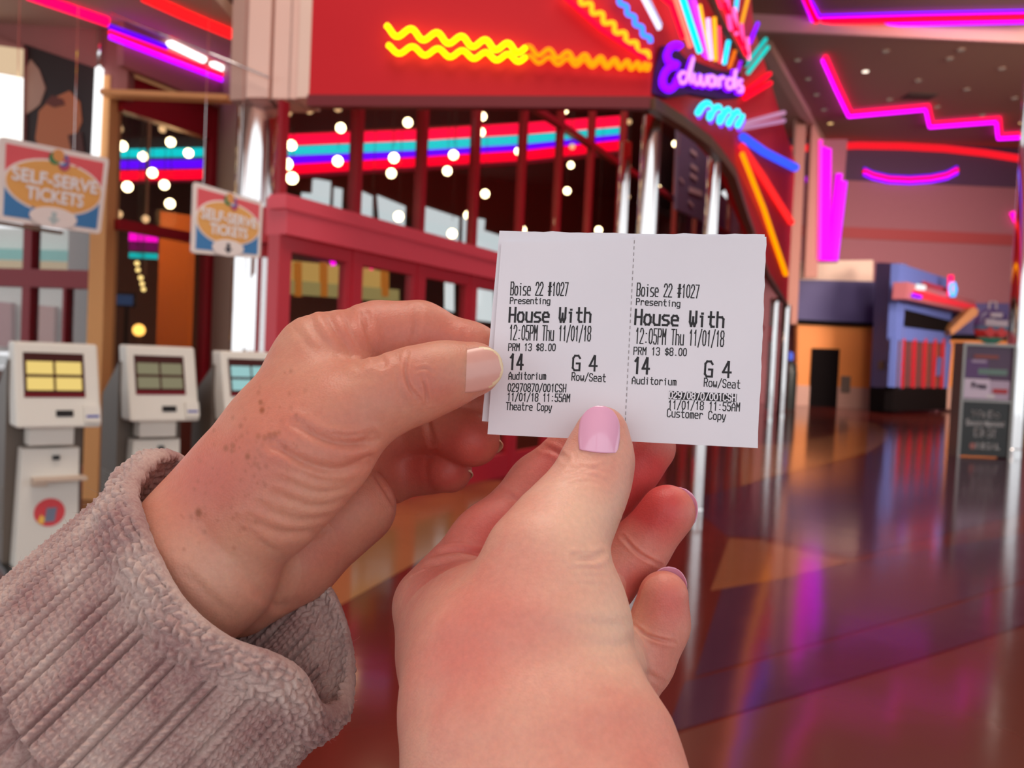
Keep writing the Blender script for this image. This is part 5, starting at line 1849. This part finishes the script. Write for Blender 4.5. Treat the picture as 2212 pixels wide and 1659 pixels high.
# ---- left hand (the sleeved arm)
pa = thing('person', 'left hand with freckles and a mauve knitted cuff, bare thumbnail, pinching the ticket', 'person', at(330, 1300, 0.235), group='hands holding the tickets')
A_body = [
    dict(p=[(40, 1640, 226, 120), (270, 1420, 236, 136), (430, 1215, 241, 160), (482, 1130, 244, 140)], zs=0.86, kin=8),
    dict(p=[(474, 1122, 247, 118), (594, 930, 254, 96), (694, 776, 260, 92)], k=9, kin=6),
    dict(p=[(690, 790, 262, 90), (728, 772, 264, 84)], k=8),
    dict(p=[(565, 1030, 244, 132), (680, 885, 249, 100)], k=10),
    dict(p=[(590, 1080, 236, 116), (690, 988, 238, 105)], k=10),
    dict(p=[(520, 1290, 258, 84), (640, 1210, 268, 86), (770, 1095, 279, 86)], k=7),
    dict(p=[(560, 1060, 268, 140), (710, 960, 286, 100)], k=8, zs=0.8),
]
A_thumb = [
    dict(p=[(630, 990, 238, 122), (740, 905, 241, 97), (815, 864, 243, 84), (860, 845, 245, 76), (905, 829, 246, 77), (960, 811, 248, 69), (1024, 797, 250, 59)], kin=4),
]
A_index = [dict(p=[(735, 765, 272, 92), (820, 735, 277, 79), (905, 723, 279, 67), (1015, 762, 279, 60), (1105, 800, 279, 50)], kin=5)]
A_mid = [dict(p=[(700, 880, 280, 90), (850, 856, 298, 68), (950, 868, 300, 60), (1040, 880, 292, 52)], kin=5)]
A_ring = [dict(p=[(740, 950, 288, 90), (850, 935, 302, 64), (940, 912, 294, 64), (1022, 950, 282, 59)], kin=4)]
A_pinky = [dict(p=[(740, 1000, 288, 86), (828, 1022, 304, 66), (925, 1006, 302, 56), (971, 1016, 292, 49)], kin=4)]
A_groups = [(A_body, 1), (A_index, 5), (A_thumb, 8), (A_mid, 3), (A_ring, 2.0), (A_pinky, 2.0)]
cre = []
fr_z = (180, 262)
# folds of the web between thumb and index finger
for ln, w, dp in [([(788, 684), (800, 735), (824, 785)], 8, 0.9), ([(752, 672), (762, 715), (800, 780)], 8, 0.7), ([(702, 664), (722, 708), (775, 784)], 9, 0.85), ([(662, 682), (700, 738), (752, 778)], 10, 0.6), ([(640, 700), (664, 740), (700, 768)], 9, 0.35)]:
    cre.append((ln, w, dp, 180, 275))
# thumb base wrinkles
for ln, w, dp in [([(640, 915), (700, 948), (770, 958), (806, 945)], 9, 1.0), ([(590, 960), (660, 1000), (730, 1015), (795, 994)], 10, 1.0),
                  ([(700, 935), (760, 940), (806, 928)], 5, 0.35), ([(600, 1000), (680, 1034), (745, 1040), (782, 1024)], 8, 0.45), ([(610, 1035), (690, 1062), (768, 1050)], 7, 0.35),
                  ([(590, 1065), (680, 1094), (752, 1078)], 7, 0.35), ([(560, 1092), (640, 1124), (730, 1112)], 8, 0.4), ([(540, 1120), (600, 1150), (690, 1146)], 9, 0.55),
                  ([(520, 1130), (560, 1168), (600, 1205)], 10, 0.5), ([(430, 1135), (480, 1190), (540, 1250), (600, 1300)], 13, 0.6), ([(400, 1235), (440, 1275), (500, 1330)], 10, 0.35),
                  ([(560, 1280), (600, 1310), (640, 1296)], 8, 0.4)]:
    cre.append((ln, w, dp, *fr_z))
# thumb knuckle
for ln, w, dp in [([(880, 762), (876, 800), (884, 835), (905, 862)], 3.5, 0.6), ([(900, 800), (922, 796), (936, 806)], 3, 0.55), ([(912, 810), (920, 838), (924, 872)], 3, 0.7), ([(925, 815), (938, 820), (936, 832)], 2.6, 0.4),
                  ([(855, 800), (862, 840), (880, 880)], 5, 0.25), ([(905, 868), (930, 888)], 4, 0.2)]:
    cre.append((ln, w, dp, 180, 250))
# finger joints of the index finger and of the curled fingers
for ln, w, dp in [([(903, 670), (898, 705), (893, 745)], 7, 0.55), ([(1004, 715), (995, 735), (990, 745)], 5, 0.4), ([(932, 880), (924, 910), (935, 955)], 6, 0.8), ([(925, 990), (920, 1020), (930, 1055)], 5, 0.3), ([(800, 1005), (828, 1050), (856, 1095)], 5, 0.8)]:
    cre.append((ln, w, dp, 250, 330))
fl_a = [(620, 930, 130, 0.45, 0, 270), (480, 1080, 130, 0.4, 0, 270), (900, 815, 60, 0.45, 0, 262), (760, 720, 70, 0.35, 0, 300), (960, 850, 45, 0.3, 0, 260), (980, 760, 110, 0.6, 258, 320), (840, 690, 90, 0.3, 250, 320),
        (1030, 950, 70, 0.9, 262, 330), (960, 1020, 70, 0.9, 262, 330), (870, 1000, 80, 0.7, 262, 330), (760, 970, 60, 0.3, 0, 262), (700, 1200, 80, 0.3, 255, 330), (470, 1230, 90, -0.5, 0, 260), (660, 1080, 110, -0.3, 0, 262), (430, 1010, 90, 0.4, 0, 270)]  # natural skin redness, plus shade and red bounce painted on the curled fingers
rnd = random.Random(11)
frk = [(563, 869, 5, .8), (566, 886, 6, .9), (594, 938, 7, .6), (583, 941, 7, .55), (572, 946, 6, .5), (488, 968, 6, .75), (503, 963, 6, .7), (501, 974, 5, .6), (535, 986, 6, .8), (429, 1107, 8, .95), (520, 920, 5, .5), (558, 942, 6, .5), (602, 934, 5, .5), (462, 930, 4, .4), (625, 850, 4, .35), (628, 802, 4, .4)]
for _ in range(90):
    t = rnd.random()
    frk.append((420 + 190 * t + rnd.uniform(-50, 80), 1090 - 260 * t + rnd.uniform(-40, 110), rnd.uniform(2.5, 5), rnd.uniform(.15, .42)))
make_hand(pa, A_groups, (20, 600), (1190, 1700), 188, 330, cre, fl_a, frk, SK_A)

M_nailA = mat('natural_nail', srgb(218, 160, 148), rough=0.28, noise=0.05, nscale=300, coat=0.25)
M_nailE = mat('nail_edge', srgb(228, 202, 166), rough=0.35, coat=0.2)
make_nail(pa, (982, 806, 239.6), (1086, 782, 241.4), 47, (0.1, 0.12, -1), [M_nailA, M_nailE], 9.0, label='bare thumbnail with a pale free edge', split=0.74)
make_nail(pa, (1048, 930, 286), (1090, 962, 284), 32, (0.85, 0.35, 0.45), [M_nailE], 6.0, label='nail of a curled finger, seen edge on')
make_nail(pa, (1000, 1000, 294), (1025, 1026, 293), 28, (0.85, 0.3, 0.45), [M_nailE], 5.5, label='nail of the lowest curled finger, seen edge on')

# ---- right hand
pb = thing('person', 'bare hand rising from the bottom, glossy pink thumbnail over the lower edge of the ticket', 'person', at(1150, 1640, 0.215), group='hands holding the tickets')
B_body = [
    dict(p=[(1215, 1900, 190, 340), (1168, 1680, 205, 294), (1116, 1530, 217, 240), (1115, 1470, 222, 236)], zs=0.7, kin=8),
    dict(p=[(1165, 1420, 218, 205), (1193, 1330, 222, 163)], k=10, zs=0.75),
    dict(p=[(1110, 1480, 232, 220), (1046, 1402, 238, 192)], k=12, zs=0.7),
    dict(p=[(1280, 1440, 246, 120), (1180, 1330, 262, 110)], k=12),
]
B_thumb = [dict(p=[(1172, 1340, 220, 165), (1176, 1215, 226, 122), (1214, 1142, 235, 99), (1254, 1082, 242, 82), (1281, 1035, 246, 71), (1294, 985, 248.5, 65), (1301, 930, 250, 53)], kin=6)]
B_index = [dict(p=[(945, 1312, 248, 98), (1052, 1170, 266, 71), (1168, 1047, 279, 62), (1240, 985, 281, 58), (1315, 935, 277, 51)], kin=6)]
B_mid = [dict(p=[(1110, 1290, 268, 90), (1205, 1165, 288, 64), (1310, 1063, 289, 62), (1360, 1010, 287, 60), (1403, 966, 284, 57)], kin=5)]
B_ring = [dict(p=[(1200, 1365, 262, 84), (1300, 1268, 270, 60), (1378, 1188, 273, 59), (1442, 1107, 270, 60)], kin=5)]
B_pinky = [dict(p=[(1270, 1560, 254, 80), (1343, 1500, 256, 62), (1391, 1425, 257, 60), (1425, 1350, 258, 58), (1433, 1287, 257, 54)], kin=5)]
B_groups = [(B_body, 1), (B_index, 5), (B_mid, 3), (B_ring, 2.5), (B_pinky, 2.5), (B_thumb, 6)]
cre = []
for ln, w, dp in [([(1222, 1022), (1250, 1010), (1290, 1014), (1325, 1030)], 4, 0.3), ([(1215, 1035), (1260, 1024), (1318, 1042)], 4, 0.28), ([(1232, 1012), (1262, 1018), (1300, 1006), (1320, 1018)], 3.5, 0.25), ([(1210, 1050), (1270, 1040), (1330, 1056)], 4, 0.18)]:
    cre.append((ln, w, dp, 0, 262))
for i, y in enumerate((1195, 1210, 1226, 1243, 1262)):
    cre.append(([(1222 + (i * 37) % 23, y + 5), (1258, y), (1296 + i * 6, y + 3)], 4, (0.2, 0.13, 0.22, 0.12, 0.16)[i], 0, 262))
cre.append(([(1300, 1198), (1276, 1207), (1240, 1204)], 6, 0.7, 0, 262))
for ln in [([(1270, 1430), (1320, 1440), (1372, 1436)]), ([(1280, 1462), (1330, 1474), (1368, 1470)]), ([(1260, 1390), (1320, 1396), (1370, 1392)]), ([(1250, 1340), (1310, 1350), (1350, 1344)]), ([(1300, 1500), (1345, 1500)])]:
    cre.append((ln, 9, 0.22, 0, 262))
for ln, w, dp in [([(935, 1196), (990, 1188), (1052, 1198)], 5, 0.9), ([(925, 1225), (975, 1218), (1030, 1224)], 5, 0.8), ([(900, 1250), (960, 1240), (1015, 1242)], 5, 0.6)]:
    cre.append((ln, w, dp, 243, 300))
for ln, w, dp in [([(1171, 965), (1200, 975), (1222, 992)], 5, 0.7), ([(1080, 1062), (1105, 1072), (1130, 1090)], 5, 0.5), ([(1345, 1160), (1380, 1195), (1424, 1220)], 3.4, 0.8), ([(1368, 1352), (1405, 1375), (1455, 1388)], 3.4, 0.8),
                  ([(1378, 1442), (1400, 1455), (1430, 1474)], 5, 0.4), ([(1318, 1092), (1345, 1110)], 4, 0.4)]:
    cre.append((ln, w, dp, 235, 330))
fl_b = [(1430, 1110, 75, 0.95, 255, 330), (1390, 1000, 90, 0.9, 255, 330), (1330, 1060, 70, 0.7, 255, 330), (1440, 1300, 70, 0.8, 240, 330), (1080, 1140, 110, 0.75, 248, 330), (1200, 1000, 80, 0.7, 255, 330), (960, 1250, 90, 0.5, 235, 330), (1350, 1260, 60, 0.5, 255, 330),
        (1420, 1420, 60, 0.4, 240, 330), (1060, 1350, 130, 0.35, 0, 260), (950, 1450, 110, 0.25, 0, 260), (1300, 1030, 40, 0.1, 0, 262), (1262, 1120, 100, -0.6, 0, 262), (1330, 1350, 110, -0.6, 0, 262), (1390, 1620, 120, 0.3, 0, 260)]  # natural redness, red bounce painted on fingers, lit thumb side painted paler
make_hand(pb, B_groups, (780, 830), (1580, 1800), 150, 335, cre, fl_b, [], SK_B)

M_pink = mat('pink_polish', srgb(240, 176, 206), rough=0.16, coat=0.8)
M_pinkd = mat('bare_nail_base', srgb(190, 132, 140), rough=0.25, coat=0.3)
make_nail(pb, (1294, 977, 236.5), (1300, 875, 241.2), 44.5, (0.0, 0.1, -1), [M_pink], 8.2, label='glossy pink thumbnail', thick=0.6)
make_nail(pb, (1293, 985, 236.9), (1296, 950, 238.4), 42, (0.0, 0.1, -1), [M_pinkd], 8.0, label='bare strip of nail below the pink polish')
make_nail(pb, (1428, 1122, 280.5), (1490, 1059, 273.5), 46, (0.25, 0.3, 0.95), [M_pink], 7.5, label='pink nail of the upright finger, seen edge on')
make_nail(pb, (1434, 1286, 265.5), (1450, 1221, 260.5), 38, (0.1, 0.25, 1.0), [M_pink], 6.5, label='pink nail of the little finger')
# ------------------------------------------------------------------ knitted cuff and sleeve on the left arm
def knit_mat(name, light, dark):
    mt = bpy.data.materials.new(name)
    mt.use_nodes = True
    nt = mt.node_tree
    L = nt.links
    b = nt.nodes['Principled BSDF']
    tc = nt.nodes.new('ShaderNodeTexCoord')
    n1 = nt.nodes.new('ShaderNodeTexNoise'); n1.inputs['Scale'].default_value = 55; n1.inputs['Detail'].default_value = 3
    n2 = nt.nodes.new('ShaderNodeTexNoise'); n2.inputs['Scale'].default_value = 900; n2.inputs['Detail'].default_value = 3
    L.new(tc.outputs['Object'], n1.inputs['Vector']); L.new(tc.outputs['Object'], n2.inputs['Vector'])
    ad = nt.nodes.new('ShaderNodeMath'); ad.operation = 'MULTIPLY_ADD'; ad.inputs[1].default_value = 0.45
    L.new(n2.outputs['Fac'], ad.inputs[0]); L.new(n1.outputs['Fac'], ad.inputs[2])
    rp = nt.nodes.new('ShaderNodeValToRGB')
    rp.color_ramp.elements[0].position = 0.5; rp.color_ramp.elements[0].color = (*dark, 1)
    rp.color_ramp.elements[1].position = 0.95; rp.color_ramp.elements[1].color = (*light, 1)
    L.new(ad.outputs[0], rp.inputs[0])
    L.new(rp.outputs[0], b.inputs['Base Color'])
    b.inputs['Roughness'].default_value = 0.85
    b.inputs['Specular IOR Level'].default_value = 0.15
    b.inputs['Sheen Weight'].default_value = 0.35
    b.inputs['Sheen Roughness'].default_value = 0.4
    n3 = nt.nodes.new('ShaderNodeTexNoise'); n3.inputs['Scale'].default_value = 2600; n3.inputs['Detail'].default_value = 4
    L.new(tc.outputs['Object'], n3.inputs['Vector'])
    bp = nt.nodes.new('ShaderNodeBump'); bp.inputs['Strength'].default_value = 0.5; bp.inputs['Distance'].default_value = 0.0004
    L.new(n3.outputs['Fac'], bp.inputs['Height']); L.new(bp.outputs[0], b.inputs['Normal'])
    return mt


M_knit = knit_mat('mauve_wool', srgb(208, 184, 175), srgb(160, 119, 117))
RIM = [(290, 1056, 240), (304, 1120, 227), (334, 1207, 219), (392, 1306, 215), (484, 1382, 214), (585, 1420, 216), (648, 1462, 222), (690, 1530, 234),
       (738, 1500, 247), (752, 1405, 257), (716, 1292, 264), (640, 1205, 272), (540, 1112, 275), (440, 1030, 271), (376, 990, 264), (322, 1000, 252)]
rim3 = np.array([loc3(*p) for p in RIM])
dense = catmull(rim3, 60, closed=True)
seg = np.linalg.norm(np.roll(dense, -1, 0) - dense, axis=1)
arc = np.concatenate([[0], np.cumsum(seg)])
PER = arc[-1]


def ring_at(U):
    k = np.mod(U, PER)
    q = np.vstack([dense, dense[:1]])
    return np.stack([np.interp(k, arc, q[:, i]) for i in range(3)], 1)


AX = loc3(-60, 1310, 212) - loc3(322, 1040 + 20, 240)
AX = np.array([-0.665, -0.69, -0.27]); AX /= np.linalg.norm(AX)
CEN = rim3.mean(0)


def seed_h(U, Vv):
    a = 2.5
    Vw = Vv + 0.55 * np.sin(U * 0.83) + 0.35 * np.sin(U * 2.1 + 1.0)
    i = np.floor(Vw / a)
    Uw = U + 0.5 * np.sin(U * 0.61 + i * 1.9) + np.where(np.mod(i, 2) == 0, 1, -1) * 0.45 * (np.mod(Vw, a) - a / 2)
    x = (Uw / 2.9 + 0.5 * np.mod(i, 2)) * math.pi
    amp = 1.9 + 0.5 * np.sin(i * 2.3 + U * 0.37)
    return amp * np.abs(np.sin(x)) ** 0.55 * np.abs(np.sin(math.pi * Vw / a)) ** 0.5


def cuff_h(U, Vv):
    P = PER / round(PER / 11.0)
    x = np.mod(U, P)
    c = x - P * 0.86
    cord = 1.9 * np.sqrt(np.clip(1 - (c / 1.25) ** 2, 0, 1)) * (0.78 + 0.22 * np.cos(2 * math.pi * (Vv / 2.1 + c * 0.35)))
    groove = -1.5 * np.exp(-((np.abs(c) - 1.55) / 0.5) ** 2)
    w = P * 0.72 / 3
    s = np.mod(x, w) / w - 0.5
    st = 1.35 * np.abs(np.cos(math.pi * (Vv / 2.2 + np.abs(s) * 1.0))) ** 0.6 * (0.25 + 0.75 * np.abs(np.sin(2 * math.pi * np.abs(s) + 0.35)))
    panel = np.where(np.abs(c) > 1.5, st + 0.45 * np.sin(np.clip(x / (P * 0.72), 0, 1) * math.pi), 0)
    return cord + groove + panel


def sleeve_h(U, Vv):
    P = PER / round(PER / 5.6)
    s = np.mod(U, P) / P - 0.5
    return 2.0 * np.sqrt(np.clip(1 - (2.05 * s) ** 2, 0, 1)) + 1.5 * np.abs(np.cos(math.pi * (Vv / 3.0 + np.abs(s) * 1.6))) ** 0.6 * np.clip(1 - (2 * s) ** 2, 0, 1)


def tube_knit(name, kind, v_in, v_out, half, grow_fn, nu, dv, r_edge=10.0):
    """a tube of cloth: inside from -v_in up to the edge, round it, and back to v_out outside"""
    qs = [(-v, -half, 0) for v in np.arange(v_in, 0, -dv * 1.6)]
    qs += [(-half * -math.cos(t) * 0 + half * math.sin(t), -half * math.cos(t), 1) for t in np.linspace(0, math.pi, 9)]
    qs += [(-v, half, 2) for v in np.arange(dv, v_out, dv)]
    U = np.arange(nu) * PER / nu
    base = ring_at(U)
    tan = np.roll(base, -1, 0) - np.roll(base, 1, 0)
    tan /= np.linalg.norm(tan, axis=1)[:, None]
    nr = np.cross(tan, AX); nr /= np.linalg.norm(nr, axis=1)[:, None]
    if ((base - CEN) * nr).sum(1).mean() < 0: nr = -nr
    for _ in range(6):
        nr = nr + np.roll(nr, 1, 0) + np.roll(nr, -1, 0); nr /= np.linalg.norm(nr, axis=1)[:, None]
    rows = []
    rs = np.random.RandomState(3)
    wob = rs.normal(0, 1, (len(qs), nu))
    for _ in range(3):
        wob = (wob + np.roll(wob, 1, 1) + np.roll(wob, -1, 1)) / 3
    dist = 0
    for i, (v, off, part) in enumerate(qs):
        dist = -v
        P = base + AX * dist
        sc, sh = grow_fn(dist, U)
        P = P + nr * sc[:, None]
        if kind == 'cuff':
            d = abs(dist)
            h = np.where(d < r_edge, seed_h(U, dist + 40), cuff_h(U, dist))
            bl = np.clip((d - r_edge) / 1.2, 0, 1)
            h = seed_h(U, dist + 40) * (1 - bl) + cuff_h(U, dist) * bl if d < r_edge + 1.3 else cuff_h(U, dist)
            if part == 0: h = -0.9 * h
            if part == 1: h = seed_h(U, dist + 40 + off) * (off / half)
        else:
            h = sleeve_h(U, dist)
            if part == 0: h = -0.4 * h
            if part == 1: h = h * 0.3
        rows.append(P + nr * (off + h + 0.16 * wob[i])[:, None])
    V = np.concatenate(rows)
    n = len(qs)
    ii = np.arange(nu)
    f = []
    for j in range(n - 1):
        f.append(np.stack([j * nu + ii, j * nu + np.roll(ii, -1), (j + 1) * nu + np.roll(ii, -1), (j + 1) * nu + ii], 1))
    Q = np.concatenate(f)
    # face outwards
    mid = (n // 2 + n // 4) * nu
    k = len(Q) - 5
    nn = np.cross(V[Q[k, 1]] - V[Q[k, 0]], V[Q[k, 3]] - V[Q[k, 0]])
    if nn @ nr[Q[k, 0] % nu] < 0: Q = Q[:, ::-1]
    Wd = to_world(V) - np.array(pa.location)
    me = bpy.data.meshes.new(name)
    me.from_pydata(Wd.tolist(), [], Q.tolist())
    me.polygons.foreach_set('use_smooth', [True] * len(me.polygons))
    me.materials.append(M_knit)
    o = bpy.data.objects.new(name, me)
    COL.objects.link(o)
    o.parent = pa
    return o, V, nr


def cuff_grow(d, U):
    # a slight roll at the edge, loose folds further back
    a = 2.6 * math.exp(-((d - 4) / 5.0) ** 2) + 0.025 * max(d - 8, 0)
    return np.full(len(U), a) + 0.7 * np.sin(U / PER * 2 * math.pi * 5 + d * 0.03), 0


def sleeve_grow(d, U):
    return np.full(len(U), -2.2 + 0.05 * max(d - 30, 0)) + 0.8 * np.sin(U / PER * 2 * math.pi * 4 + d * 0.05), 0


cuff, CV, CN = tube_knit('knitted_cuff', 'cuff', 34, 45, 1.7, cuff_grow, 760, 0.34)
cuff['label'] = 'turned-back ribbed cuff with a seed-stitch edge'
base_keep = rim3


def shift_ring(dense_, d):
    return dense_ + AX * d


_d0 = dense
dense = shift_ring(_d0, 36)
sl, SV, SN = tube_knit('knitted_sleeve', 'sleeve', 3, 78, 1.4, sleeve_grow, 640, 0.4)
sl['label'] = 'coarse ribbed sleeve below the cuff'
dense = _d0
# loose fibres standing off the wool
rnd = random.Random(4)
mb = MB()
for (VV, count) in ((CV, 900), (SV, 350)):
    for _ in range(count):
        p = Vector(VV[rnd.randrange(len(VV) // 3, len(VV))])
        d1 = Vector((rnd.gauss(0, 1), rnd.gauss(0, 1), rnd.gauss(0, 1))).normalized()
        d2 = Vector((rnd.gauss(0, 1), rnd.gauss(0, 1), rnd.gauss(0, 1))).normalized()
        ln = rnd.uniform(1.0, 3.2)
        pts = [p + d1 * ln * t + d2 * ln * 0.5 * t * t for t in (0, 0.35, 0.7, 1.0)]
        w = to_world(np.array([tuple(q) for q in pts]))
        mb.tube([tuple(q) for q in w], [3.5e-5, 3e-5, 2.2e-5, 1e-5], sides=3, caps=False)
fz = mb.build('wool_fibre', M_knit, pa)
fz['kind'] = 'stuff'
fz['label'] = 'fine fuzz of the wool'
